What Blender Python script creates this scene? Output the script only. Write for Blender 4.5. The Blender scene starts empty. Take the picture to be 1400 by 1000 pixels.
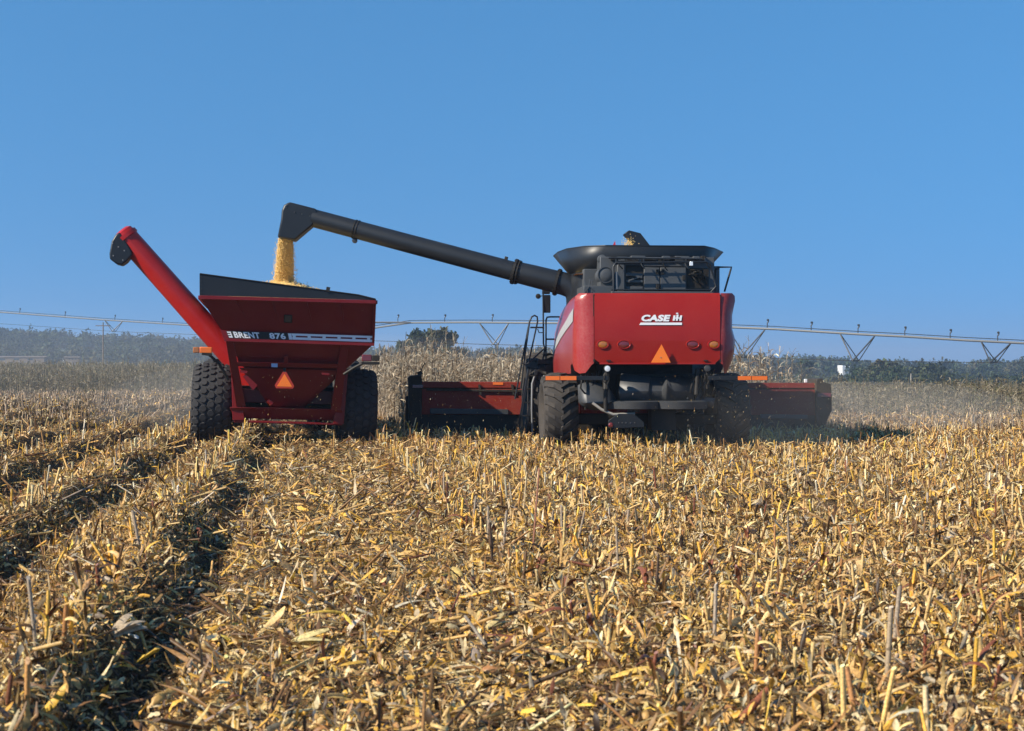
import bpy, bmesh, math, random
import numpy as np
from mathutils import Vector, Matrix, Euler
R = math.radians
random.seed(7)
rng = np.random.default_rng(11)
scene = bpy.context.scene
COL = scene.collection

# ------------------------------------------------------------------ camera, world, sun, exposure
FPX = 1944.0            # focal length in pixels of the 1400 px wide photograph
HOR = 505.0             # row of the horizon in the photograph
CAMZ = 1.6
cam_d = bpy.data.cameras.new("camera")
cam = bpy.data.objects.new("camera", cam_d)
COL.objects.link(cam)
cam.location = (0, 0, CAMZ)
cam.rotation_euler = (R(90), 0, 0)
cam_d.sensor_width = 36.0
cam_d.lens = 36.0 * FPX / 1400.0
cam_d.shift_y = (HOR - 500.0) / 1400.0
cam_d.clip_start = 0.1
cam_d.clip_end = 9000.0
cam_d.dof.use_dof = True
cam_d.dof.focus_distance = 27.0
cam_d.dof.aperture_fstop = 5.0
scene.camera = cam

TO_SUN = Vector((-1.0, -0.55, 0.80)).normalized()
SUN_EL = math.asin(TO_SUN.z)
SUN_AZ = math.atan2(TO_SUN.x, TO_SUN.y)         # clockwise from +Y
world = bpy.data.worlds.new("World")
scene.world = world
world.use_nodes = True
wn = world.node_tree.nodes
wl = world.node_tree.links
wn.clear()
wo = wn.new("ShaderNodeOutputWorld")
bg = wn.new("ShaderNodeBackground")
sky = wn.new("ShaderNodeTexSky")
sky.sky_type = 'NISHITA'
sky.sun_disc = False
sky.sun_elevation = SUN_EL
sky.sun_rotation = SUN_AZ
sky.altitude = 200.0
sky.air_density = 1.0
sky.dust_density = 0.0
sky.ozone_density = 10.0
# a very clear, dry autumn sky: the pale band at the horizon is kept thin
wtc = wn.new('ShaderNodeTexCoord')
wvm = wn.new('ShaderNodeVectorMath'); wvm.operation = 'MULTIPLY_ADD'
wvm.inputs[1].default_value = (1, 1, 0.5); wvm.inputs[2].default_value = (0, 0, 0.30)
wnm = wn.new('ShaderNodeVectorMath'); wnm.operation = 'NORMALIZE'
wl.new(wtc.outputs['Generated'], wvm.inputs[0]); wl.new(wvm.outputs[0], wnm.inputs[0]); wl.new(wnm.outputs[0], sky.inputs['Vector'])
wmx = wn.new('ShaderNodeMix'); wmx.data_type = 'RGBA'; wmx.blend_type = 'MULTIPLY'; wmx.inputs['Factor'].default_value = 1.0
wl.new(sky.outputs['Color'], wmx.inputs['A']); wmx.inputs['B'].default_value = (0.66, 1.03, 0.94, 1)
bg.inputs['Strength'].default_value = 0.124
wl.new(wmx.outputs['Result'], bg.inputs['Color'])
wl.new(bg.outputs['Background'], wo.inputs['Surface'])

sun_d = bpy.data.lights.new("sun", 'SUN')
sun_d.energy = 5.0
sun_d.angle = R(0.53)
sun_d.color = (1.0, 0.91, 0.77)
sun = bpy.data.objects.new("sun", sun_d)
COL.objects.link(sun)
sun.rotation_euler = TO_SUN.to_track_quat('Z', 'Y').to_euler()
sun.location = (-30, -10, 40)

scene.view_settings.view_transform = 'Standard'
scene.view_settings.look = 'None'
scene.view_settings.exposure = 0.60
scene.view_settings.gamma = 1.0
scene.cycles.volume_step_rate = 2.0
scene.cycles.volume_bounces = 0
scene.cycles.max_bounces = 6
scene.cycles.use_denoising = True

# ------------------------------------------------------------------ helpers
def tag(o, label=None, cat=None, group=None, kind=None):
    if label: o['label'] = label
    if cat: o['category'] = cat
    if group: o['group'] = group
    if kind: o['kind'] = kind
    return o

def empty(name, loc=(0, 0, 0), rot=(0, 0, 0)):
    o = bpy.data.objects.new(name, None)
    o.empty_display_size = 0.3
    COL.objects.link(o)
    o.location = loc
    o.rotation_euler = rot
    return o

class Frame:
    """A thing's own axes, and the point of them seen at a photograph pixel for a given local depth."""
    def __init__(s, loc, yaw=0.0, roll=0.0):
        s.loc = Vector(loc)
        s.rot = Euler((0, R(roll), R(yaw)))
        s.M = s.rot.to_matrix()
    def at(s, px, py, ly):
        r = (px - 700.0) / FPX
        k = (py - HOR) / FPX
        M, T = s.M, s.loc
        # unknown lx, lz ; X - rY = 0 ; (Z-CAMZ) + kY = 0
        a11 = M[0][0] - r * M[1][0]; a12 = M[0][2] - r * M[1][2]
        b1 = -((T.x + M[0][1] * ly) - r * (T.y + M[1][1] * ly))
        a21 = M[2][0] + k * M[1][0]; a22 = M[2][2] + k * M[1][2]
        b2 = -((T.z + M[2][1] * ly - CAMZ) + k * (T.y + M[1][1] * ly))
        det = a11 * a22 - a12 * a21
        lx = (b1 * a22 - a12 * b2) / det
        lz = (a11 * b2 - b1 * a21) / det
        return Vector((lx, ly, lz))

class MB:
    """Collects shapes, links them as one mesh object."""
    def __init__(s):
        s.v, s.f, s.mi = [], [], []
    def add(s, vs, fs, mi=0):
        o = len(s.v)
        s.v += [Vector(p) for p in vs]
        s.f += [tuple(i + o for i in f) for f in fs]
        s.mi += [mi] * len(fs)
        return s
    def box(s, p0, p1, mi=0, M=None):
        x0, y0, z0 = p0; x1, y1, z1 = p1
        vs = [Vector(p) for p in ((x0,y0,z0),(x1,y0,z0),(x1,y1,z0),(x0,y1,z0),(x0,y0,z1),(x1,y0,z1),(x1,y1,z1),(x0,y1,z1))]
        if M is not None: vs = [M @ p for p in vs]
        return s.add(vs, [(0,3,2,1),(4,5,6,7),(0,1,5,4),(1,2,6,5),(2,3,7,6),(3,0,4,7)], mi)
    def bar(s, a, b, w, h, mi=0, up=(0, 0, 1)):
        a = Vector(a); b = Vector(b)
        d = (b - a).normalized()
        u = Vector(up)
        if abs(d.dot(u)) > 0.98: u = Vector((0, 1, 0))
        x = d.cross(u).normalized(); z = x.cross(d)
        vs = []
        for p in (a, b):
            for sx, sz in ((-1,-1),(1,-1),(1,1),(-1,1)):
                vs.append(p + x * (sx * w / 2) + z * (sz * h / 2))
        return s.add(vs, [(0,3,2,1),(4,5,6,7),(0,1,5,4),(1,2,6,5),(2,3,7,6),(3,0,4,7)], mi)
    def ext(s, pts, vec, mi=0):
        pts = [Vector(p) for p in pts]; vec = Vector(vec); n = len(pts)
        vs = pts + [p + vec for p in pts]
        fs = [tuple(range(n)), tuple(range(2*n-1, n-1, -1))]
        fs += [(i, i+n, (i+1) % n + n, (i+1) % n) for i in range(n)]
        return s.add(vs, fs, mi)
    def tube(s, path, r, n=10, caps=True, mi=0):
        path = [Vector(p) for p in path]
        rs = r if isinstance(r, (list, tuple)) else [r] * len(path)
        vs, fs = [], []
        up = None
        for i, p in enumerate(path):
            if i == 0: d = path[1] - path[0]
            elif i == len(path) - 1: d = path[-1] - path[-2]
            else: d = (path[i+1] - p).normalized() + (p - path[i-1]).normalized()
            d.normalize()
            if up is None:
                up = Vector((0, 0, 1)) if abs(d.z) < 0.9 else Vector((0, 1, 0))
            x = d.cross(up).normalized(); up = x.cross(d).normalized()
            for k in range(n):
                a = 2 * math.pi * k / n
                vs.append(p + (x * math.cos(a) + up * math.sin(a)) * rs[i])
        m = len(path)
        for i in range(m - 1):
            for k in range(n):
                fs.append((i*n+k, i*n+(k+1) % n, (i+1)*n+(k+1) % n, (i+1)*n+k))
        if caps:
            fs.append(tuple(range(n-1, -1, -1))); fs.append(tuple(range((m-1)*n, m*n)))
        return s.add(vs, fs, mi)
    def lathe(s, prof, c, axis='X', n=32, mi=0, closed=False):
        """prof: (along, radius) pairs"""
        c = Vector(c); vs, fs = [], []
        for (a, r) in prof:
            for k in range(n):
                t = 2 * math.pi * k / n
                if axis == 'X': vs.append(c + Vector((a, r*math.cos(t), r*math.sin(t))))
                elif axis == 'Y': vs.append(c + Vector((r*math.cos(t), a, r*math.sin(t))))
                else: vs.append(c + Vector((r*math.cos(t), r*math.sin(t), a)))
        m = len(prof)
        for i in range(m - 1):
            for k in range(n):
                fs.append((i*n+k, i*n+(k+1) % n, (i+1)*n+(k+1) % n, (i+1)*n+k))
        if closed:
            for k in range(n):
                fs.append(((m-1)*n+k, (m-1)*n+(k+1) % n, (k+1) % n, k))
        else:
            fs.append(tuple(range(n))); fs.append(tuple(range((m-1)*n, m*n)))
        return s.add(vs, fs, mi)
    def grid(s, rows, mi=0):
        """rows of equal length of points -> sheet"""
        n = len(rows[0]); vs = [p for r_ in rows for p in r_]
        fs = [(i*n+j, i*n+j+1, (i+1)*n+j+1, (i+1)*n+j) for i in range(len(rows)-1) for j in range(n-1)]
        return s.add(vs, fs, mi)
    def build(s, name, mat, parent=None, bevel=0.0, smooth=35, solid=0.0, recalc=True):
        me = bpy.data.meshes.new(name)
        me.from_pydata([tuple(p) for p in s.v], [], s.f)
        mats = mat if isinstance(mat, (list, tuple)) else [mat]
        for m in mats: me.materials.append(m)
        if len(mats) > 1: me.polygons.foreach_set('material_index', s.mi)
        if recalc:
            bm = bmesh.new(); bm.from_mesh(me)
            bmesh.ops.recalc_face_normals(bm, faces=bm.faces[:])
            bm.to_mesh(me); bm.free()
        if smooth:
            me.polygons.foreach_set('use_smooth', [True] * len(me.polygons))
            me.set_sharp_from_angle(angle=R(smooth))
        me.update()
        o = bpy.data.objects.new(name, me)
        COL.objects.link(o)
        if parent is not None: o.parent = parent
        if solid:
            md = o.modifiers.new("thickness", 'SOLIDIFY'); md.thickness = abs(solid); md.offset = 0
        if bevel:
            md = o.modifiers.new("bevel", 'BEVEL'); md.width = bevel; md.segments = 2
            md.limit_method = 'ANGLE'; md.angle_limit = R(40)
        return o

def text_mesh(body, size, bold=0.0, shear=0.0, spacing=1.0, extrude=0.004, sx=1.0):
    """letters as plain vertices and faces, lying in x (reading direction) and y (up), thickness in z"""
    cu = bpy.data.curves.new("letters", 'FONT')
    cu.body = body; cu.size = size; cu.offset = bold; cu.shear = shear
    cu.space_character = spacing; cu.extrude = extrude; cu.resolution_u = 4
    o = bpy.data.objects.new("letters", cu)
    COL.objects.link(o)
    bpy.context.view_layer.update()
    dg = bpy.context.evaluated_depsgraph_get()
    me = bpy.data.meshes.new_from_object(o.evaluated_get(dg))
    vs = [Vector((v.co.x * sx, v.co.y, v.co.z)) for v in me.vertices]
    fs = [tuple(p.vertices) for p in me.polygons]
    bpy.data.objects.remove(o); bpy.data.curves.remove(cu); bpy.data.meshes.remove(me)
    return vs, fs

# ------------------------------------------------------------------ materials
def new_mat(name):
    m = bpy.data.materials.new(name); m.use_nodes = True
    nt = m.node_tree
    return m, nt, nt.nodes['Principled BSDF']

def nd(nt, t, **kw):
    n = nt.nodes.new(t)
    for k, v in kw.items(): setattr(n, k, v)
    return n

def paint(name, color, rough=0.35, dust=0.25, spec=0.5, coat=0.0, metal=0.0, dust_col=(0.30, 0.22, 0.13), bump=0.0, scale=1.6, var=0.15):
    m, nt, b = new_mat(name)
    tc = nd(nt, 'ShaderNodeTexCoord')
    n1 = nd(nt, 'ShaderNodeTexNoise'); n1.inputs['Scale'].default_value = scale; n1.inputs['Detail'].default_value = 8; n1.inputs['Roughness'].default_value = 0.65
    n2 = nd(nt, 'ShaderNodeTexNoise'); n2.inputs['Scale'].default_value = scale * 22; n2.inputs['Detail'].default_value = 4
    nt.links.new(tc.outputs['Object'], n1.inputs['Vector']); nt.links.new(tc.outputs['Object'], n2.inputs['Vector'])
    mul = nd(nt, 'ShaderNodeMath', operation='MULTIPLY'); nt.links.new(n1.outputs['Fac'], mul.inputs[0]); nt.links.new(n2.outputs['Fac'], mul.inputs[1])
    mr = nd(nt, 'ShaderNodeMapRange'); mr.inputs['From Min'].default_value = 0.12; mr.inputs['From Max'].default_value = 0.48
    mr.inputs['To Min'].default_value = dust * 0.25; mr.inputs['To Max'].default_value = min(1.0, dust * 1.7)
    nt.links.new(mul.outputs[0], mr.inputs['Value'])
    hv = nd(nt, 'ShaderNodeMapRange'); hv.inputs['To Min'].default_value = 1 - var; hv.inputs['To Max'].default_value = 1 + var
    nt.links.new(n1.outputs['Fac'], hv.inputs['Value'])
    hs = nd(nt, 'ShaderNodeHueSaturation'); hs.inputs['Color'].default_value = (*color, 1); nt.links.new(hv.outputs[0], hs.inputs['Value'])
    mx = nd(nt, 'ShaderNodeMix', data_type='RGBA'); nt.links.new(mr.outputs[0], mx.inputs['Factor'])
    nt.links.new(hs.outputs['Color'], mx.inputs['A']); mx.inputs['B'].default_value = (*dust_col, 1)
    nt.links.new(mx.outputs['Result'], b.inputs['Base Color'])
    rr = nd(nt, 'ShaderNodeMapRange'); rr.inputs['To Min'].default_value = rough; rr.inputs['To Max'].default_value = min(1, rough + 0.35)
    nt.links.new(mr.outputs[0], rr.inputs['Value']); nt.links.new(rr.outputs[0], b.inputs['Roughness'])
    b.inputs['Specular IOR Level'].default_value = spec; b.inputs['Metallic'].default_value = metal
    if coat: b.inputs['Coat Weight'].default_value = coat; b.inputs['Coat Roughness'].default_value = 0.12
    if bump:
        bp = nd(nt, 'ShaderNodeBump'); bp.inputs['Strength'].default_value = bump; bp.inputs['Distance'].default_value = 0.02
        nt.links.new(n1.outputs['Fac'], bp.inputs['Height']); nt.links.new(bp.outputs[0], b.inputs['Normal'])
    return m

RED = paint("combine_red_paint", (0.30, 0.007, 0.004), rough=0.30, dust=0.05, coat=0.10, spec=0.3, bump=0.04)
AUGRED_SUNLIT = paint("cart_red_sunlit", (0.42, 0.007, 0.008), rough=0.30, dust=0.06, coat=0.1, spec=0.3, bump=0.03)  # the cart's paint again, lightened: direct sun put into the colour
DUSTYRED = paint("dusty_red_paint", (0.29, 0.006, 0.005), rough=0.28, dust=0.17, coat=0.25, spec=0.35, bump=0.05, dust_col=(0.42, 0.24, 0.19), scale=1.1)
CARTRED_SHADED = paint("cart_red_shaded", (0.17, 0.006, 0.008), rough=0.28, dust=0.035, coat=0.08, spec=0.25, bump=0.03)  # the cart's paint darkened: shade of its rear put into the colour
HEADRED = paint("header_red_paint", (0.22, 0.009, 0.005), rough=0.45, dust=0.14, spec=0.2)
CHAR = paint("charcoal_paint", (0.0105, 0.0125, 0.0155), rough=0.42, dust=0.035, spec=0.4, dust_col=(0.16, 0.14, 0.11))
DECKGREY = paint("deck_grey_paint", (0.060, 0.065, 0.070), rough=0.42, dust=0.12, spec=0.4, dust_col=(0.16, 0.14, 0.11))
BLACK = paint("black_metal", (0.007, 0.0075, 0.008), rough=0.55, dust=0.06, spec=0.3)
DARK = paint("dark_grimy_metal", (0.012, 0.011, 0.011), rough=0.7, dust=0.12, spec=0.25)
GREYMET = paint("grey_steel", (0.030, 0.036, 0.043), rough=0.45, dust=0.08)
DECAL = paint("pale_grey_decal", (0.42, 0.42, 0.42), rough=0.4, dust=0.3)
RUBBER = paint("tyre_rubber", (0.030, 0.030, 0.031), rough=0.85, dust=0.26, spec=0.2, dust_col=(0.16, 0.125, 0.09), scale=3.0)
CARTRUBBER = paint("clean_tyre_rubber", (0.028, 0.029, 0.032), rough=0.8, dust=0.14, spec=0.2, dust_col=(0.15, 0.125, 0.10), scale=3.0)
GALV = paint("galvanised_steel", (0.17, 0.18, 0.19), rough=0.6, dust=0.08, metal=0.2)
WHITE = paint("white_vinyl", (0.78, 0.78, 0.78), rough=0.4, dust=0.05)
ORANGE = paint("orange_reflector", (0.85, 0.17, 0.02), rough=0.4, dust=0.05)
SMV = paint("fluorescent_orange", (0.95, 0.20, 0.015), rough=0.5, dust=0.05)
SMVRED = paint("dark_red_border", (0.45, 0.03, 0.01), rough=0.35, dust=0.05)
REDLENS = paint("red_lens", (0.15, 0.010, 0.014), rough=0.15, dust=0.08, coat=0.8, scale=12)
AMBER = paint("amber_lens", (0.42, 0.13, 0.012), rough=0.15, dust=0.08, coat=0.8, scale=12)
CLEAR = paint("lamp_lens", (0.75, 0.78, 0.8), rough=0.1, dust=0.03, coat=1.0)
BLUESTICK = paint("blue_white_sticker", (0.35, 0.45, 0.62), rough=0.4, dust=0.05)
GLASS = paint("cab_glass", (0.02, 0.03, 0.035), rough=0.05, dust=0.05, coat=1.0)
RIM = paint("wheel_rim_paint", (0.32, 0.30, 0.27), rough=0.45, dust=0.3)
WOOD = paint("weathered_wood", (0.16, 0.12, 0.09), rough=0.8, dust=0.1)
HOUSEWHITE = paint("white_siding", (0.80, 0.80, 0.78), rough=0.6, dust=0.05)
ROOFGREY = paint("grey_roofing", (0.16, 0.16, 0.17), rough=0.8, dust=0.1)
CORN = paint("yellow_corn", (0.80, 0.55, 0.19), rough=0.5, dust=0.12, scale=38.0, var=0.45, dust_col=(0.80, 0.66, 0.40), spec=0.3)
BARK = paint("bark", (0.10, 0.075, 0.055), rough=0.9, dust=0.1)
FLAGRED = paint("red_cloth", (0.5, 0.03, 0.06), rough=0.7, dust=0.05)

def attr_mat(name, rough=0.6, transl=0.25, spec=0.3, noise=0.35, scale=60.0):
    m, nt, b = new_mat(name)
    a = nd(nt, 'ShaderNodeAttribute'); a.attribute_name = 'Col'
    tc = nd(nt, 'ShaderNodeTexCoord')
    n = nd(nt, 'ShaderNodeTexNoise'); n.inputs['Scale'].default_value = scale; n.inputs['Detail'].default_value = 3
    nt.links.new(tc.outputs['Object'], n.inputs['Vector'])
    mr = nd(nt, 'ShaderNodeMapRange'); mr.inputs['From Min'].default_value = 0.3; mr.inputs['From Max'].default_value = 0.7
    mr.inputs['To Min'].default_value = 1 - noise; mr.inputs['To Max'].default_value = 1 + noise
    nt.links.new(n.outputs['Fac'], mr.inputs['Value'])
    hs = nd(nt, 'ShaderNodeHueSaturation'); nt.links.new(a.outputs['Color'], hs.inputs['Color']); nt.links.new(mr.outputs[0], hs.inputs['Value'])
    nt.links.new(hs.outputs['Color'], b.inputs['Base Color'])
    b.inputs['Roughness'].default_value = rough; b.inputs['Specular IOR Level'].default_value = spec
    if transl:
        tr = nd(nt, 'ShaderNodeBsdfTranslucent'); nt.links.new(hs.outputs['Color'], tr.inputs['Color'])
        mx = nd(nt, 'ShaderNodeMixShader'); mx.inputs[0].default_value = transl
        out = nt.nodes['Material Output']
        nt.links.new(b.outputs[0], mx.inputs[1]); nt.links.new(tr.outputs[0], mx.inputs[2]); nt.links.new(mx.outputs[0], out.inputs['Surface'])
    return m

STRAW = attr_mat("dry_corn_residue", rough=0.5, transl=0.15, spec=0.35)
STALK = attr_mat("dry_corn_stalk", rough=0.5, transl=0.0, spec=0.3, scale=90)
DRYLEAF = attr_mat("dry_corn_leaf", rough=0.6, transl=0.3)
LEAF = attr_mat("tree_leaf", rough=0.6, transl=0.2, spec=0.25, scale=0.6)

# ------------------------------------------------------------------ numpy mesh builders
def np_mesh(name, chunks, mat, parent=None, smooth=False):
    """chunks: (verts (n,3), quads (m,4), colours (n,3))"""
    V = np.concatenate([c[0] for c in chunks]).astype(np.float32)
    C = np.concatenate([c[2] for c in chunks]).astype(np.float32)
    F = []; o = 0
    for c in chunks:
        F.append(c[1] + o); o += len(c[0])
    F = np.concatenate(F).astype(np.int32)
    me = bpy.data.meshes.new(name)
    me.vertices.add(len(V)); me.vertices.foreach_set('co', V.ravel())
    me.loops.add(F.size); me.loops.foreach_set('vertex_index', F.ravel())
    me.polygons.add(len(F))
    me.polygons.foreach_set('loop_start', np.arange(0, F.size, 4, dtype=np.int32))
    if smooth: me.polygons.foreach_set('use_smooth', np.ones(len(F), dtype=bool))
    ca = me.color_attributes.new('Col', 'FLOAT_COLOR', 'POINT')
    ca.data.foreach_set('color', np.concatenate([np.clip(C, 0, 1), np.ones((len(C), 1), np.float32)], 1).ravel())
    me.materials.append(mat)
    me.update(calc_edges=True)
    ob = bpy.data.objects.new(name, me)
    COL.objects.link(ob)
    if parent is not None: ob.parent = parent
    return ob

def arc_strips(p0, yaw, a0, bend, L, W, col, nseg=3, ncross=1, fold=0.0, roll=0.0, twist=0.0, taper='husk', tipdark=0.0):
    n = len(p0)
    A = lambda v: np.broadcast_to(np.asarray(v, float), (n,))
    yaw, a0, bend, L, W, fold, roll, twist = map(A, (yaw, a0, bend, L, W, fold, roll, twist))
    K = nseg + 1
    t = np.linspace(0, 1, K)
    ang = a0[:, None] - bend[:, None] * t[None]
    am = (ang[:, 1:] + ang[:, :-1]) / 2
    ds = (L / nseg)[:, None]
    hx = np.concatenate([np.zeros((n, 1)), np.cumsum(np.cos(am) * ds, 1)], 1)
    hz = np.concatenate([np.zeros((n, 1)), np.cumsum(np.sin(am) * ds, 1)], 1)
    dx, dy = np.cos(yaw)[:, None], np.sin(yaw)[:, None]
    P = np.stack([p0[:, 0:1] + dx * hx, p0[:, 1:2] + dy * hx, p0[:, 2:3] + hz], -1)      # n,K,3
    h = np.stack([-np.sin(yaw), np.cos(yaw), np.zeros(n)], -1)[:, None, :]
    N = np.stack([-np.sin(ang) * dx, -np.sin(ang) * dy, np.cos(ang)], -1)
    rho = roll[:, None] + twist[:, None] * (t[None] - 0.5)
    S = h * np.cos(rho)[..., None] + N * np.sin(rho)[..., None]
    Nn = N * np.cos(rho)[..., None] - h * np.sin(rho)[..., None]
    if taper == 'husk': w = np.sin(np.pi * (0.12 + 0.80 * t)) ** 0.8
    elif taper == 'leaf': w = np.clip(1.15 * (1 - t) ** 0.65, 0.06, 1)
    elif taper == 'torn':
        w = rng.uniform(0.45, 1.0, (n, K)) * np.sin(np.pi * (0.16 + 0.68 * t))[None] ** 0.6
        w[:, 0] *= rng.uniform(0.1, 1.0, n); w[:, -1] *= rng.uniform(0.05, 0.9, n)
    else: w = np.ones(K)
    if w.ndim == 1: w = w[None]
    w = W[:, None] * w * 0.5
    if ncross == 1:
        pts = np.stack([P - S * w[..., None], P + S * w[..., None]], 2)
    else:
        pts = np.stack([P - S * w[..., None], P + Nn * (fold[:, None] * w)[..., None], P + S * w[..., None]], 2)
    c = ncross + 1
    V = pts.reshape(-1, 3)
    base = (np.arange(n) * K * c)[:, None, None]
    i = (np.arange(nseg) * c)[None, :, None]; j = np.arange(ncross)[None, None, :]
    q = base + i + j
    F = np.stack([q, q + 1, q + 1 + c, q + c], -1).reshape(-1, 4)
    shade = (1.0 - tipdark * t)[None, :, None, None] * np.ones((n, K, c, 1))
    Cc = (np.asarray(col)[:, None, None, :] * shade).reshape(-1, 3)
    return V, F, Cc

def np_tubes(p0, yaw, tilt, L, r, col, capcol=None, sides=6, taper=0.9):
    """straight stalk pieces; tilt = angle above the ground"""
    n = len(p0)
    A = lambda v: np.broadcast_to(np.asarray(v, float), (n,))
    yaw, tilt, L, r = map(A, (yaw, tilt, L, r))
    d = np.stack([np.cos(tilt) * np.cos(yaw), np.cos(tilt) * np.sin(yaw), np.sin(tilt)], -1)
    x = np.stack([-np.sin(yaw), np.cos(yaw), np.zeros(n)], -1)
    y = np.cross(d, x)
    a = np.arange(sides) * 2 * np.pi / sides
    ring = x[:, None] * np.cos(a)[None, :, None] + y[:, None] * np.sin(a)[None, :, None]
    cut = rng.normal(0, 0.6, (n, 2))
    b0 = p0[:, None] + ring * r[:, None, None]
    off = (np.cos(a)[None] * cut[:, :1] + np.sin(a)[None] * cut[:, 1:]) * r[:, None]
    b1 = p0[:, None] + d[:, None] * (L[:, None, None] + off[..., None]) + ring * (r * taper)[:, None, None]
    top = b1.mean(1, keepdims=True)
    V = np.concatenate([b0, b1, b1, top], 1)
    m = 3 * sides + 1
    k = np.arange(sides); k1 = (k + 1) % sides
    f1 = np.stack([k, k1, k1 + sides, k + sides], -1)
    f2 = []
    for s_ in range(0, sides, 2):
        f2.append((2 * sides + s_, 2 * sides + (s_ + 1) % sides, 2 * sides + (s_ + 2) % sides, 3 * sides))
    f = np.concatenate([f1, np.array(f2)])
    F = ((np.arange(n) * m)[:, None, None] + f[None]).reshape(-1, 4)
    capcol = col if capcol is None else capcol
    C = np.concatenate([np.repeat(np.asarray(col)[:, None], 2 * sides, 1), np.repeat(np.asarray(capcol)[:, None], sides + 1, 1)], 1).reshape(-1, 3)
    return V.reshape(-1, 3), F, C

PAL = np.array([[0.56, 0.34, 0.11], [0.64, 0.44, 0.17], [0.68, 0.53, 0.28], [0.68, 0.39, 0.06], [0.31, 0.16, 0.052],
                [0.15, 0.075, 0.028], [0.06, 0.034, 0.017], [0.19, 0.065, 0.032], [0.34, 0.27, 0.19], [0.70, 0.60, 0.42]])
PAL[:5] *= np.array([[1.07, 1.05, 1.08]])
PALP = np.array([0.19, 0.18, 0.14, 0.12, 0.12, 0.12, 0.11, 0.010, 0.02, 0.02])
def straw_cols(n, p=PALP, var=0.18):
    p = np.asarray(p) / np.sum(p)
    c = PAL[rng.choice(len(PAL), n, p=p)]
    return np.clip(c * (1 + rng.normal(0, var, (n, 1))) * (1 + rng.normal(0, 0.025, (n, 3))), 0.01, 0.85)

# ------------------------------------------------------------------ the field and far land
ROWK = 0.145                      # the crop rows run away slightly to the left
RIDGES = [-1.27 - 1.53 * k for k in range(0, 24)]
def ground_h(x, y):
    x = np.asarray(x, float); y = np.asarray(y, float)
    u = x + ROWK * y
    h = np.zeros_like(u)
    fade = np.clip((130 - y) / 60, 0, 1)
    wob = 0.05 * np.sin(y * 0.9 + 1.3) + 0.04 * np.sin(y * 2.3 + u)
    for i, k in enumerate(RIDGES):
        a = 1.0 if i < 6 else 0.7
        d = u - k + wob
        h += a * (0.22 * np.exp(-(d / 0.21) ** 2) - 0.13 * np.exp(-((d - 0.46) / 0.18) ** 2)) * (0.95 + 0.25 * np.sin(y * 1.1 + i * 2.0 + 0.6 * np.sin(y * 2.7)))
    rr = np.clip((u - 1.2) / 0.5, 0, 1)
    h += rr * 0.025 * np.cos((u - 1.6) * 2 * np.pi / 0.76)
    h += 0.03 * np.sin(x * 0.7 + 0.5) * np.sin(y * 0.31) + 0.012 * np.sin(x * 3.1 + y * 1.7) + 0.012 * np.sin(y * 4.3 - x * 2.2)
    # the land falls away gently on the far right
    q = np.clip((x / np.maximum(y, 1.0) - 0.03) / 0.12, 0, 1); q = q * q * (3 - 2 * q)
    g = np.maximum(y - 44, 0); g = np.where(g < 30, g * g / 60, g - 15)
    drop = -q * np.minimum(0.0155 * g, 5.2) * np.clip((1500 - y) / 700, 0, 1)
    return h * fade + drop

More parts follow.
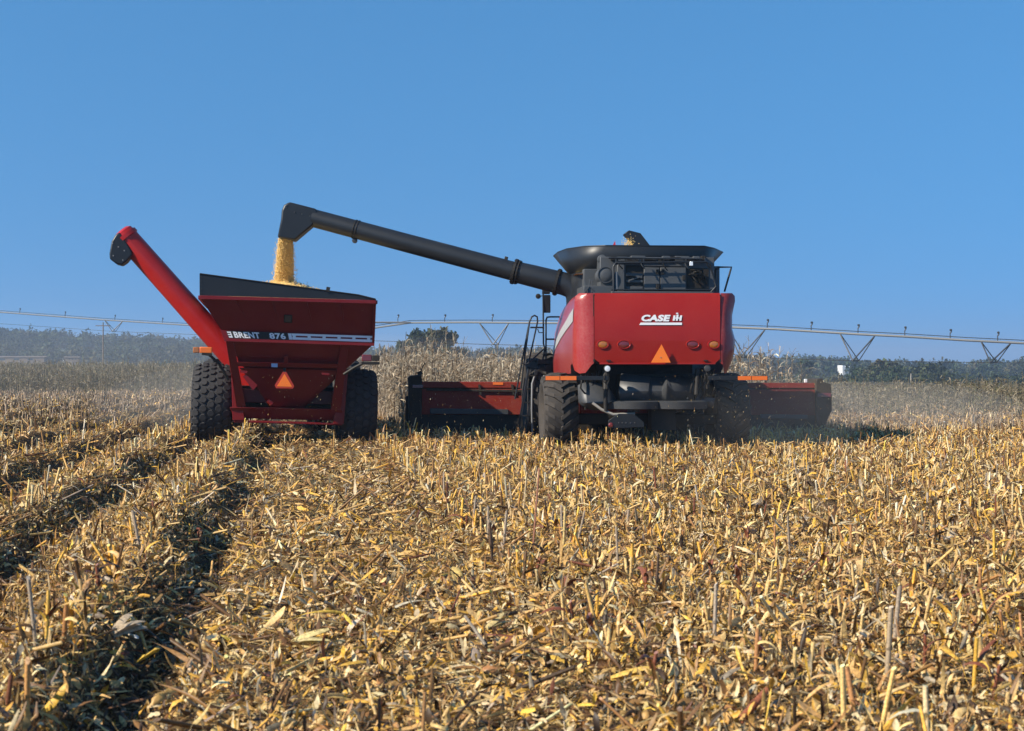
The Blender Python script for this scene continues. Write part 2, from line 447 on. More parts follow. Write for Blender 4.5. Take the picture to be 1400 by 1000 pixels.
def build_ground():
    ys = [-30, -15, -6, 0, 2.5]
    y = 4.0
    while y < 120: ys.append(y); y *= 1.022
    while y < 4200: ys.append(y); y *= 1.12
    ys = np.array(ys); sx = np.linspace(-1, 1, 421)
    X = sx[None] * (0.62 * np.abs(ys)[:, None] + 10); Y = np.repeat(ys[:, None], 421, 1)
    Z = ground_h(X, Y)
    V = np.stack([X, Y, Z], -1).reshape(-1, 3)
    i = np.arange(len(ys) - 1)[:, None] * 421; j = np.arange(420)[None]
    q = (i + j)
    F = np.stack([q, q + 1, q + 422, q + 421], -1).reshape(-1, 4)
    m, nt, b = new_mat("field_soil")
    tc = nd(nt, 'ShaderNodeTexCoord')
    n1 = nd(nt, 'ShaderNodeTexNoise'); n1.inputs['Scale'].default_value = 55; n1.inputs['Detail'].default_value = 6
    n2 = nd(nt, 'ShaderNodeTexNoise'); n2.inputs['Scale'].default_value = 0.25; n2.inputs['Detail'].default_value = 6
    n3 = nd(nt, 'ShaderNodeTexNoise'); n3.inputs['Scale'].default_value = 1.5; n3.inputs['Detail'].default_value = 8
    for n in (n1, n2, n3): nt.links.new(tc.outputs['Object'], n.inputs['Vector'])
    cr = nd(nt, 'ShaderNodeValToRGB')
    e = cr.color_ramp.elements
    e[0].position = 0.36; e[0].color = (0.035, 0.024, 0.015, 1)
    e[1].position = 0.68; e[1].color = (0.30, 0.20, 0.09, 1)
    x = e.new(0.5); x.color = (0.12, 0.078, 0.04, 1)
    nt.links.new(n1.outputs['Fac'], cr.inputs['Fac'])
    far = nd(nt, 'ShaderNodeValToRGB')
    e = far.color_ramp.elements
    e[0].position = 0.35; e[0].color = (0.085, 0.085, 0.042, 1); e[1].position = 0.65; e[1].color = (0.19, 0.15, 0.08, 1)
    nt.links.new(n3.outputs['Fac'], far.inputs['Fac'])
    sp = nd(nt, 'ShaderNodeSeparateXYZ'); nt.links.new(tc.outputs['Object'], sp.inputs[0])
    mr = nd(nt, 'ShaderNodeMapRange'); mr.inputs['From Min'].default_value = 70; mr.inputs['From Max'].default_value = 130
    nt.links.new(sp.outputs['Y'], mr.inputs['Value'])
    mx = nd(nt, 'ShaderNodeMix', data_type='RGBA'); nt.links.new(mr.outputs[0], mx.inputs['Factor'])
    nt.links.new(cr.outputs[0], mx.inputs['A']); nt.links.new(far.outputs[0], mx.inputs['B'])
    nt.links.new(mx.outputs['Result'], b.inputs['Base Color']); b.inputs['Roughness'].default_value = 0.95
    b.inputs['Specular IOR Level'].default_value = 0.1
    bp = nd(nt, 'ShaderNodeBump'); bp.inputs['Strength'].default_value = 0.8; bp.inputs['Distance'].default_value = 0.04
    nt.links.new(n1.outputs['Fac'], bp.inputs['Height']); nt.links.new(bp.outputs[0], b.inputs['Normal'])
    o = np_mesh('field', [(V, F, np.ones((len(V), 3)))], m, smooth=True)
    tag(o, kind='structure')
build_ground()

def scatter(d0, d1, dens, extra=6.0):
    """random ground points inside the widened view wedge"""
    wmax = 0.36 * d1 + extra
    n = int(dens * 2 * wmax * (d1 - d0))
    y = rng.uniform(d0, d1, n); x = rng.uniform(-wmax, wmax, n)
    k = np.abs(x) < 0.36 * y + extra
    return x[k], y[k]

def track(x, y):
    """1 in the wheel track furrows beside the ridges on the left, where shade falls"""
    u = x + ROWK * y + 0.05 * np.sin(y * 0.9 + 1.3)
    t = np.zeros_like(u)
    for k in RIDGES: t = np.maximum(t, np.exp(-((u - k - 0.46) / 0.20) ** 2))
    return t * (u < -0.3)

def zone(x, y):
    """0 in the flattened lane, 1 among standing stubs"""
    u = x + ROWK * y
    return np.where((u > -0.95) & (u < 1.5), 0.0, 1.0)

# ---- loose residue: husks, leaf scraps, stalk pieces, fibres
def residue():
    ch = []
    for (d0, d1, dens, nseg, nc, sc) in ((4.3, 9, 1900, 4, 2, 0.85), (9, 15, 1250, 3, 2, 0.9), (15, 27, 520, 2, 1, 1.1), (27, 50, 160, 2, 1, 1.45), (50, 100, 26, 1, 1, 2.4)):
        x, y = scatter(d0, d1, dens)
        n = len(x)
        # clumping
        keep = rng.uniform(0, 1, n) < 0.55 + 0.45 * (np.sin(x * 2.1 + 1.7 * np.sin(y * 1.3)) * np.sin(y * 1.9 + np.sin(x * 1.1)) > -0.3)
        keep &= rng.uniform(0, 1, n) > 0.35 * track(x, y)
        x, y = x[keep], y[keep]; n = len(x)
        kind = rng.uniform(0, 1, n)
        up = zone(x, y)
        z = ground_h(x, y) + rng.uniform(0.0, 0.06, n) * (0.7 + 0.7 * up)
        big = rng.uniform(0, 1, n) ** 3
        A1, A2 = kind < 0.60, kind < 0.84
        L = np.where(A1, 0.02 + 0.09 * big + rng.uniform(0, 0.04, n), np.where(A2, rng.uniform(0.04, 0.17, n), 0.05 + 0.20 * big)) * sc
        W = np.where(A1, L * rng.uniform(0.22, 0.60, n), np.where(A2, rng.uniform(0.003, 0.010, n) * sc, L * rng.uniform(0.07, 0.18, n)))
        W = np.minimum(W, 0.045 * sc)
        steep = rng.uniform(0, 1, n) < 0.10 + 0.24 * up
        a0 = np.where(steep, rng.uniform(0.5, 1.45, n), rng.normal(0.15, 0.28, n))
        bend = rng.normal(0.35, 0.9, n)
        P = np.stack([x, y, z], 1)
        p = PALP.copy(); 
        col = straw_cols(n, p)
        rot = rng.uniform(0, 1, n) < 0.55 * track(x, y)        # furrow shade put into the colour, besides some dark decayed residue
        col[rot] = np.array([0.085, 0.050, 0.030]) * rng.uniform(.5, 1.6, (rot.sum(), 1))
        col = col * np.where(y > 33, 1 - 0.36 * np.clip((y - 33) / 6, 0, 1), 1.0)[:, None]     # older, less freshly cut beyond the machines
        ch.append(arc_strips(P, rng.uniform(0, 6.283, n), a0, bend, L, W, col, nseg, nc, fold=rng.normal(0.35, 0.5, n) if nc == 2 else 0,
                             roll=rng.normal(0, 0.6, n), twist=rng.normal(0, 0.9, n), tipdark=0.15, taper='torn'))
    # broad pale husks and long limp leaves lying on top
    for (d0, d1, dens, nseg, nc) in ((4.3, 12, 26, 6, 2), (12, 24, 20, 4, 2), (24, 45, 8, 3, 1)):
        for kind in (0, 1):
            x, y = scatter(d0, d1, dens * (1.0 if kind == 0 else .6)); n = len(x)
            z = ground_h(x, y) + rng.uniform(0.03, 0.09, n)
            if kind == 0:
                L = 0.07 + 0.12 * rng.uniform(0, 1, n) ** 2; Wd = L * rng.uniform(0.20, 0.38, n); c = straw_cols(n, [3, 4, 3, 3, 1, .3, 0, 0, .3, .4], .12)
                ch.append(arc_strips(np.stack([x, y, z], 1), rng.uniform(0, 6.283, n), rng.normal(0.18, 0.3, n), rng.normal(0.45, 0.6, n), L, Wd, c, nseg, nc, fold=rng.normal(0.5, 0.35, n) if nc == 2 else 0, roll=rng.normal(0, 0.5, n), twist=rng.normal(0, 0.5, n), taper='torn', tipdark=.12))
            else:
                L = 0.14 + 0.30 * rng.uniform(0, 1, n) ** 2; Wd = rng.uniform(0.010, 0.028, n); c = straw_cols(n, [4, 3, 1, 2, 3, 3, 1, .2, .6, .3], .15)
                ch.append(arc_strips(np.stack([x, y, z], 1), rng.uniform(0, 6.283, n), rng.normal(0.25, 0.25, n), rng.normal(0.5, 0.5, n), L, Wd, c, nseg, nc, fold=rng.normal(0.4, 0.4, n) if nc == 2 else 0, roll=rng.normal(0, 0.6, n), twist=rng.normal(0, 1.6, n), taper='leaf', tipdark=.1))
    # stalk pieces lying about
    for (d0, d1, dens, sc) in ((4.3, 14, 13, 1.15), (14, 34, 8, 1.35), (34, 70, 2.0, 1.8)):
        x, y = scatter(d0, d1, dens); n = len(x)
        z = ground_h(x, y) + rng.uniform(0.005, 0.06, n)
        c = straw_cols(n, [4, 3, 1, 2, 4, 4, 1, .5, 1.5, .5])
        ch.append(np_tubes(np.stack([x, y, z], 1), rng.uniform(0, 6.283, n), np.abs(rng.normal(0.12, 0.3, n)), rng.uniform(0.05, 0.30, n) * sc,
                           rng.uniform(0.005, 0.011, n) * sc, c, capcol=np.clip(c * 1.2 + 0.05, 0, 0.7)))
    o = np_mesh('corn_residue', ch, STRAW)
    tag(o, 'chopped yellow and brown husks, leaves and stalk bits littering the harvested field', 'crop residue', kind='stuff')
residue()

# ---- standing stubs in rows
def stub_points():
    xs, ys, hs = [], [], []
    us = [(k, 1.0, 1.15) for k in RIDGES] + [(k + 0.76, 0.10, 0.6) for k in RIDGES] + [(-0.2, 0.06, 0.6), (0.6, 0.06, 0.6)] + [(1.6 + 0.76 * k, 1.15 if k < 3 else 0.95, 1.3 if k < 2 else 1.0) for k in range(0, 80)]
    for (u0, pr, hh) in us:
        y = np.arange(4.4, 95, 0.165)
        y = y + rng.normal(0, 0.05, len(y))
        u = u0 + rng.normal(0, 0.05, len(y)) + 0.03 * np.sin(y * 0.7 + u0)
        x = u - ROWK * y
        k = (np.abs(x) < 0.36 * y + 6.0) & (rng.uniform(0, 1, len(y)) < pr * 0.78)
        xs.append(x[k]); ys.append(y[k]); hs.append(np.full(k.sum(), hh))
    # strays and doubles, mostly right of the lane
    x, y = scatter(4.4, 60, 2.2); k = (zone(x, y) > 0) & (x > -0.3 * y)
    xs.append(x[k]); ys.append(y[k]); hs.append(np.full(k.sum(), 0.8))
    return np.concatenate(xs), np.concatenate(ys), np.concatenate(hs)
sx_, sy_, sh_ = stub_points()
n_ = len(sx_)
s_h = np.clip(rng.normal(0.19, 0.075, n_), 0.06, 0.42) * sh_
s_r = rng.uniform(0.008, 0.0145, n_)
s_col = straw_cols(n_, [4, 3.5, 1.5, 3, 3, 1.2, 0.3, .5, 1.2, .8])
_w = np.clip((sy_ - 32) / 6, 0, 1)[:, None]     # the stubs beyond the machines are weathered browner
s_col = s_col * (1 - _w) + _w * s_col.mean(1, keepdims=True) * np.array([[1.02, 0.74, 0.48]])
s_yaw = rng.uniform(0, 6.283, n_); s_tilt = np.pi / 2 - np.abs(rng.normal(0, 0.22, n_)) - (rng.uniform(0, 1, n_) < .12) * rng.uniform(.2, .8, n_)
s_z = ground_h(sx_, sy_) - 0.01
inview = (np.abs(sx_) < 0.355 * sy_) & (sy_ > 6.2)
order = np.argsort(np.where(inview, sy_, 999.0))
NEAR = order[:300]
restmask = np.ones(n_, bool); restmask[NEAR] = False

def stub_chunks(idx, sides, sc, leaves):
    P = np.stack([sx_[idx], sy_[idx], s_z[idx]], 1)
    c = s_col[idx]
    out = [np_tubes(P, s_yaw[idx], s_tilt[idx], s_h[idx], s_r[idx] * sc, c, capcol=np.clip(c * 1.2 + 0.08, 0, 0.7), sides=sides)]
    m = len(idx)
    for q in range(leaves):
        z = P.copy(); z[:, 2] += s_h[idx] * rng.uniform(0.1, 0.8, m)
        out.append(arc_strips(z, rng.uniform(0, 6.283, m), rng.uniform(0.3, 1.5, m), rng.uniform(0.2, 2.6, m), rng.uniform(0.07, 0.24, m) * (1 if sc < 1.3 else 1.2), rng.uniform(0.012, 0.035, m) * sc,
                              straw_cols(m), 3 if sides == 6 else 2, 1, roll=rng.normal(0, 0.5, m), twist=rng.normal(0, 0.8, m), taper='leaf'))
    return out
ch = []
idx = np.where(restmask & (sy_ < 30))[0]; ch += stub_chunks(idx, 6, 1.0, 2)
idx = np.where(restmask & (sy_ >= 30) & (sy_ < 55))[0]; ch += stub_chunks(idx, 4, 1.25, 1)
idx = np.where(restmask & (sy_ >= 55))[0]; ch += stub_chunks(idx, 4, 1.7, 1)
o = np_mesh('corn_stubble', ch, STALK)
tag(o, 'cut dry corn stubble in rows stretching back across the field to the machines', 'stubble', kind='stuff')

# the nearest stubs one by one: a few source shapes, copied
protos = []
for q in range(14):
    P = np.zeros((1, 3)); h = 0.12 + 0.02 * q
    c = straw_cols(1, [4, 3.5, 1.5, 3, 3, 1.2, 0.3, .5, 1.2, .8])
    # the stalk as stacked rings with a node bulge
    parts = [np_tubes(P, [0.0], [np.pi / 2 - 0.03], [h], [0.0105], c, capcol=np.clip(c * 1.2 + 0.08, 0, 0.7), sides=8, taper=0.92),
             np_tubes(P + [[0, 0, h * 0.45]], [0.0], [np.pi / 2], [0.014], [0.0128], c * 0.6, sides=8, taper=1.0)]
    for w in range(3):
        parts.append(arc_strips(P + [[0, 0, h * rng.uniform(0.15, 0.75)]], rng.uniform(0, 6.28, 1), rng.uniform(0.5, 1.5, 1), rng.uniform(0.3, 2.4, 1), rng.uniform(0.08, 0.24, 1),
                                rng.uniform(0.014, 0.036, 1), straw_cols(1), 5, 2, fold=0.4, roll=rng.normal(0, 0.4, 1), twist=rng.normal(0, 0.9, 1), taper='leaf'))
    protos.append(np_mesh('corn_stub', parts, STALK))
used_p = set()
for k, i in enumerate(NEAR):
    q = int(np.clip((s_h[i] - 0.12) / 0.02 + random.choice((-1, 0, 1)), 0, 13))
    pr = protos[q]
    if q in used_p:
        pr2 = pr.copy(); COL.objects.link(pr2); pr = pr2
    used_p.add(q)
    pr.location = (sx_[i], sy_[i], s_z[i])
    pr.rotation_euler = (rng.normal(0, 0.13), rng.normal(0, 0.13), s_yaw[i])
    w = random.uniform(0.85, 1.2); pr.scale = (w, w, random.uniform(0.9, 1.1))
    tag(pr, 'short cut dry corn stalk stub standing in the nearest stubble rows', 'corn stub', 'corn stubs in the nearest rows')
for q in range(14):
    if q not in used_p: bpy.data.objects.remove(protos[q])

# ---- single husks and stalks one can point at
def gpt(px, py, up=0.0):
    d = (CAMZ - up) * FPX / (py - HOR)
    x = (px - 700) / FPX * d
    z = float(ground_h(x, d))
    d = (CAMZ - up - z) * FPX / (py - HOR); x = (px - 700) / FPX * d
    return np.array([[x, d, float(ground_h(x, d)) + up]])
def husk(px, py, label, L, W, yaw, a0, bend, cols, up=0.05, layers=3, name='corn_husk', cat='corn husk'):
    p = gpt(px, py, up); parts = []
    for q in range(layers):
        c = np.array([cols]) * (1 + random.uniform(-0.15, 0.15))
        parts.append(arc_strips(p * 0 + [[0, 0, 0.006 * q]], [yaw + random.uniform(-0.16, 0.16) * q], [a0 + 0.10 * q], [bend + random.uniform(-0.2, 0.2)], [L * random.uniform(0.85, 1.0)], [W * random.uniform(0.8, 1)], c,
                                8, 2, fold=0.55, roll=[random.uniform(-0.3, 0.3)], twist=[random.uniform(-0.4, 0.4)], tipdark=0.1))
    o = np_mesh(name, parts, STRAW, smooth=True)
    o.location = p[0]
    tag(o, label, cat)
husk(155, 912, 'big pale grey tan corn husk curled open on the dark ridge', 0.22, 0.085, 0.9, 0.35, 0.5, (0.52, 0.40, 0.26), 0.10, 4)
husk(250, 905, 'cream pointed leaf scrap standing up in the dark trough right of the big pale husk', 0.17, 0.055, 2.2, 1.1, 0.4, (0.72, 0.58, 0.30), 0.02, 1, 'leaf_scrap', 'leaf scrap')
husk(395, 885, 'bright yellow and white shredded husk lying in the flattened lane', 0.26, 0.07, -0.2, 0.12, 0.4, (0.66, 0.52, 0.22), 0.03, 4)
husk(630, 790, 'plump yellow tan husk lying in the middle of the flattened lane', 0.20, 0.07, 1.9, 0.3, 0.6, (0.62, 0.44, 0.14), 0.04, 3)
husk(665, 862, 'rolled straw coloured husk lying aslant below the plump yellow tan one', 0.22, 0.06, 0.9, 0.2, 0.3, (0.60, 0.46, 0.20), 0.05, 3)
husk(1140, 722, 'cream rounded husk lying on the stubble right of the machines', 0.20, 0.07, 0.05, 0.1, 0.3, (0.68, 0.54, 0.30), 0.10, 3)
husk(835, 930, 'wide golden husk spread over the nearest right stub row', 0.26, 0.06, 0.15, 0.1, 0.3, (0.66, 0.42, 0.09), 0.06, 3)
husk(985, 800, 'small golden yellow husk among the right stubs', 0.13, 0.07, 0.6, 0.2, 0.6, (0.68, 0.47, 0.10), 0.08, 2)
husk(475, 835, 'small bright yellow leaf scrap in the flattened lane', 0.11, 0.06, 0.7, 0.2, 0.5, (0.70, 0.48, 0.10), 0.02, 1, 'leaf_scrap', 'leaf scrap')
def loose_stalk(px, py, label, L, yaw, tilt, c, up=0.04, r=0.011):
    p = gpt(px, py, up)
    c = np.array([c])
    parts = [np_tubes(p * 0, [yaw], [tilt], [L], [r], c, capcol=np.clip(c * 1.4 + 0.1, 0, 0.8), sides=8)]
    d = np.array([[math.cos(tilt) * math.cos(yaw), math.cos(tilt) * math.sin(yaw), math.sin(tilt)]])
    parts.append(np_tubes(d * L * 0.5, [yaw], [tilt], [0.015], [r * 1.2], c * 0.55, sides=8, taper=1.0))
    o = np_mesh('broken_stalk', parts, STALK); o.location = p[0]
    tag(o, label, 'corn stalk')
loose_stalk(1012, 985, 'thick red brown broken stalk leaning out of the near right stubble', 0.24, 0.9, 0.35, (0.30, 0.10, 0.045), 0.06, 0.018)
loose_stalk(728, 760, 'tall thin red brown stalk leaning up from the middle stub row', 0.75, 1.2, 1.35, (0.26, 0.11, 0.06), 0.02, 0.009)
loose_stalk(1212, 945, 'tallest grey brown stub in the near right stubble', 0.42, 0.5, 1.5, (0.36, 0.27, 0.17), 0.0, 0.014)
loose_stalk(770, 760, 'straw coloured stub standing tallest right of the thin red brown stalk', 0.42, 0.2, 1.53, (0.55, 0.40, 0.16), 0.0, 0.012)
loose_stalk(345, 585, 'pair leader of tall pale broken stalks standing in front of the cart', 0.55, 1.0, 1.48, (0.55, 0.42, 0.25), 0.0, 0.013)

# ---- plants: standing dry corn, far crop, weeds
def corn_plants(x, y, H, leaf_cols, nleaf=8, nseg=3, sc=1.0, tassel=True):
    n = len(x); z = ground_h(x, y); P = np.stack([x, y, z], 1)
    lean = np.pi / 2 - np.abs(rng.normal(0, 0.07, n)); yw = rng.uniform(0, 6.283, n)
    cs = leaf_cols(n)
    out = [np_tubes(P, yw, lean, H, 0.011 * sc, cs * 0.8, sides=4, taper=0.5)]
    for q in range(nleaf):
        f = rng.uniform(0.15, 0.98, n)
        p = P.copy(); p[:, 2] += H * f * np.sin(lean); p[:, 0] += H * f * np.cos(lean) * np.cos(yw); p[:, 1] += H * f * np.cos(lean) * np.sin(yw)
        out.append(arc_strips(p, rng.uniform(0, 6.283, n), rng.uniform(0.6, 1.4, n), rng.uniform(1.2, 3.6, n), rng.uniform(0.22, 0.6, n) * (0.7 if q % 2 else 1), rng.uniform(0.02, 0.045, n) * sc, leaf_cols(n), nseg, 1,
                              roll=rng.normal(0, 0.4, n), twist=rng.normal(0, 1.0, n), taper='leaf'))
    if tassel:
        for q in range(3):
            p = P.copy(); p[:, 2] += H * np.sin(lean); p[:, 0] += H * np.cos(lean) * np.cos(yw); p[:, 1] += H * np.cos(lean) * np.sin(yw)
            out.append(arc_strips(p, rng.uniform(0, 6.283, n), rng.uniform(0.9, 1.5, n), rng.uniform(0, 1, n), rng.uniform(0.12, 0.28, n), 0.012 * sc, leaf_cols(n), 2, 1, taper='bar'))
    return out
def dry_cols(n): return np.clip(np.array([[0.42, 0.32, 0.21], [0.60, 0.49, 0.34], [0.25, 0.175, 0.105], [0.13, 0.09, 0.055], [0.66, 0.56, 0.40]])[rng.choice(5, n, p=[.30, .25, .2, .15, .10])] * (1 + rng.normal(0, 0.15, (n, 1))), 0.02, 0.8)
def olive_cols(n): return np.clip(np.array([[0.30, 0.24, 0.14], [0.20, 0.19, 0.09], [0.40, 0.32, 0.20], [0.15, 0.12, 0.07], [0.52, 0.43, 0.28]])[rng.choice(5, n, p=[.3, .22, .24, .12, .12])] * (1 + rng.normal(0, 0.15, (n, 1))), 0.02, 0.8)

def standing_corn():
    ch = []
    for (d0, d1, rowsp, sp, nl, sc) in ((36.6, 46, 0.76, 0.17, 14, 1.0), (46, 62, 0.76, 0.3, 10, 1.3), (62, 120, 1.5, 0.7, 8, 2.0)):
        us = np.arange(-2.75 + ROWK * 37, 8.1 + ROWK * 37, rowsp)
        X, Y = [], []
        for u in us:
            y = np.arange(d0, d1, sp); y = y + rng.normal(0, 0.04, len(y)); x = u + rng.normal(0, 0.06, len(y)) - ROWK * y
            X.append(x); Y.append(y)
        x, y = np.concatenate(X), np.concatenate(Y)
        k = (y > 37.9) | (x < -2.3) | (rng.uniform(0, 1, len(x)) < 0.0)
        x, y = x[k], y[k]
        u_ = x + ROWK * y - 5.36; H = np.clip(rng.normal(1.80, 0.20, len(x)) + 0.22 * np.exp(-((u_ + 1.7) / 0.9) ** 2) + 0.1 * np.sin(u_ * 2.2 + y * .3), 1.1, 2.6)
        ch += corn_plants(x, y, H, dry_cols, nl, 3, sc)
    o = np_mesh('standing_corn', ch, DRYLEAF)
    tag(o, 'pale dry corn still standing uncut beyond the harvester header', 'standing corn', kind='stuff')
standing_corn()

def far_crop():
    ch = []
    for (d0, d1, n, sc, H0) in ((82, 98, 900, 2.0, 1.1), (92, 112, 3600, 2.2, 1.6), (110, 150, 3600, 3.0, 1.75), (150, 300, 4200, 5.5, 1.8)):
        y = rng.uniform(d0, d1, n); x = rng.uniform(-0.46 * y - 4, np.where(y < 150, -0.04 * y, 0.1 * y))
        H = np.clip(rng.normal(H0, 0.22, n), 0.9, 2.3)
        ch += corn_plants(x, y, H, lambda k: olive_cols(k) * .72, 6, 2, sc, True)
    o = np_mesh('uncut_crop', ch, DRYLEAF)
    tag(o, 'dusty olive grey crop standing uncut far behind the cart', 'crop', kind='stuff')
    ch = []
    for (d0, d1, n, sc, H0) in ((44, 60, 900, 1.4, 0.5), (58, 80, 2400, 1.7, 0.75), (78, 115, 3200, 2.2, 0.95), (110, 200, 3600, 4.0, 1.1), (200, 340, 3200, 6.5, 1.2)):
        y = rng.uniform(d0, d1, n); x = rng.uniform(np.where(y < 120, 8.6 + ROWK * 37 - ROWK * y, 0.05 * y), 0.46 * y + 5)
        H = np.clip(rng.normal(H0, 0.26, n), 0.3, 2.0)
        ch += corn_plants(x, y, H, lambda k: olive_cols(k) * .74, 6, 2, sc, False)
    o = np_mesh('weeds', ch, DRYLEAF)
    tag(o, 'brown and olive weeds and dry stalks right of the harvester', 'weeds', kind='stuff')
far_crop()

# ------------------------------------------------------------------ tyres
def tyre_profile(w, r, rin, sh=0.09):
    h = w / 2
    return [(-h * 0.62, rin), (-h * 0.9, rin + (r - rin) * 0.25), (-h, rin + (r - rin) * 0.55), (-h * 0.95, r - sh), (-h * 0.8, r - sh * 0.35), (-h * 0.4, r - sh * .06), (0, r),
            (h * 0.4, r - sh * .06), (h * 0.8, r - sh * 0.35), (h * 0.95, r - sh), (h, rin + (r - rin) * 0.55), (h * 0.9, rin + (r - rin) * 0.25), (h * 0.62, rin)]
def lug(m, pts, prof_r, c, h, sh=0.82, fl=0.012):
    """pts (x, theta): raised block on a tyre turning about x; prof_r(x) the carcass radius"""
    n = len(pts); vs = []
    cx = sum(p[0] for p in pts) / n; ct = sum(p[1] for p in pts) / n
    for lv in (0, 1):
        for (x, t) in pts:
            s = 1.0 if lv == 0 else sh
            x2 = cx + (x - cx) * s; t2 = ct + (t - ct) * s
            r = prof_r(x2) + (-fl if lv == 0 else h)
            vs.append((c[0] + x2, c[1] - r * math.cos(t2), c[2] + r * math.sin(t2)))
    fs = [tuple(range(n)), tuple(range(2*n-1, n-1, -1))] + [(i, i+n, (i+1) % n + n, (i+1) % n) for i in range(n)]
    m.add(vs, fs)
def prof_fn(prof):
    def f(x):
        tr = [p for p in prof[3:10]]
        if x <= tr[0][0]: return tr[0][1]
        for (a, ra), (b, rb) in zip(tr, tr[1:]):
            if x <= b: return ra + (rb - ra) * (x - a) / (b - a)
        return tr[-1][1]
    return f
def make_wheel(parent, c, w, r, rin, style, rubber, rimmat, name='tyre', out=-1):
    m = MB(); prof = tyre_profile(w, r, rin)
    m.lathe(prof, c, 'X', 56, closed=True)
    pr = prof_fn(prof)
    if style == 'blocks':
        nt_, nx = 28, 5
        for j in range(nx):
            x0 = (j - (nx - 1) / 2) * w * 0.19
            for i in range(nt_):
                t = 2 * math.pi * (i + 0.5 * (j % 2)) / nt_
                dx, dt = w * 0.092, math.pi / nt_ * 0.92
                lug(m, [(x0 - dx, t - dt * .35), (x0 - dx * .45, t - dt * .86), (x0 + dx * .45, t - dt * .86), (x0 + dx, t - dt * .35), (x0 + dx, t + dt * .35), (x0 + dx * .45, t + dt * .86), (x0 - dx * .45, t + dt * .86), (x0 - dx, t + dt * .35)],
                    pr, c, 0.034, 0.80)
        for s in (-1, 1):
            for i in range(nt_):
                t = 2 * math.pi * (i + 0.25) / nt_; dt = math.pi / nt_ * .7
                x1, x2 = s * w * 0.455, s * w * 0.49
                lug(m, [(x1, t - dt), (x2, t - dt * .8), (x2, t + dt * .8), (x1, t + dt)], pr, c, 0.022, 0.85)
    else:
        nl = 22
        for s in (-1, 1):
            for i in range(nl):
                t = 2 * math.pi * (i + (0.5 if s > 0 else 0)) / nl
                sw = 2 * math.pi / nl
                # a bar sweeping from the middle out to the shoulder
                pts = [(s * -0.03 * w, t - .16 * sw), (s * .22 * w, t + .42 * sw), (s * .485 * w, t + .92 * sw), (s * .485 * w, t + 1.32 * sw), (s * .22 * w, t + .80 * sw), (s * -0.03 * w, t + .20 * sw)]
                for a, b in ((0, 1), (1, 2)):
                    lug(m, [pts[a], pts[b], pts[5 - b], pts[5 - a]], pr, c, 0.055, 0.97)
    ty = m.build(name, rubber, parent, smooth=30)
    m = MB()
    m.lathe([(-w*.3, rin), (-w*.3, rin*.93), (-w*.1, rin*.88), (-w*.06, rin*.45), (-w*.14, rin*.42), (-w*.14, 0.03), (w*.1, 0.03), (w*.1, rin*.88), (w*.3, rin*.93), (w*.3, rin)], c, 'X', 32)
    for k in range(8):
        a = k * math.pi / 4; cc = Vector(c) + Vector((0, rin*.3*math.cos(a), rin*.3*math.sin(a)))
        m.lathe([(-w*.17, .022), (w*.13, .022)], cc, 'X', 6)
    m.build('rim', rimmat, ty)
    return ty

# ------------------------------------------------------------------ combine harvester
CF = Frame((2.81, 28.0, 0.0), yaw=4.5)
combine = empty('combine_harvester', CF.loc, CF.rot)
tag(combine, 'red combine harvester seen from behind with its unloading auger swung out', 'combine harvester')
C = CF.at
def cbox(m, px0, py0, px1, py1, ly0, ly1, mi=0):
    a = C(px0, py1, ly0); b = C(px1, py0, ly0)
    m.box((a.x, ly0, a.z), (b.x, ly1, b.z), mi)

# rear door
m = MB()
pts = [[C(812.6, 401, .14), C(984.6, 401, .14)], [C(812.6, 405, .10), C(984.6, 405, .10)], [C(812.6, 464, .0), C(984.6, 464, .0)], [C(812.6, 468, .005), C(984.6, 468, .005)], [C(812.6, 491, .012), C(984.6, 491, .012)], [C(820, 496.5, .02), C(978, 496.5, .02)]]
cols_ = 9
m.grid([[a.lerp(b, k / (cols_ - 1)) for k in range(cols_)] for a, b in pts])
rear = m.build('rear_door', RED, combine, smooth=28)
m = MB()   # bottom lip
a, b = C(820, 497.5, .03), C(978, 497.5, .03); m.bar(a, b, .05, .03)
m.build('lip', RED, rear, bevel=.006)

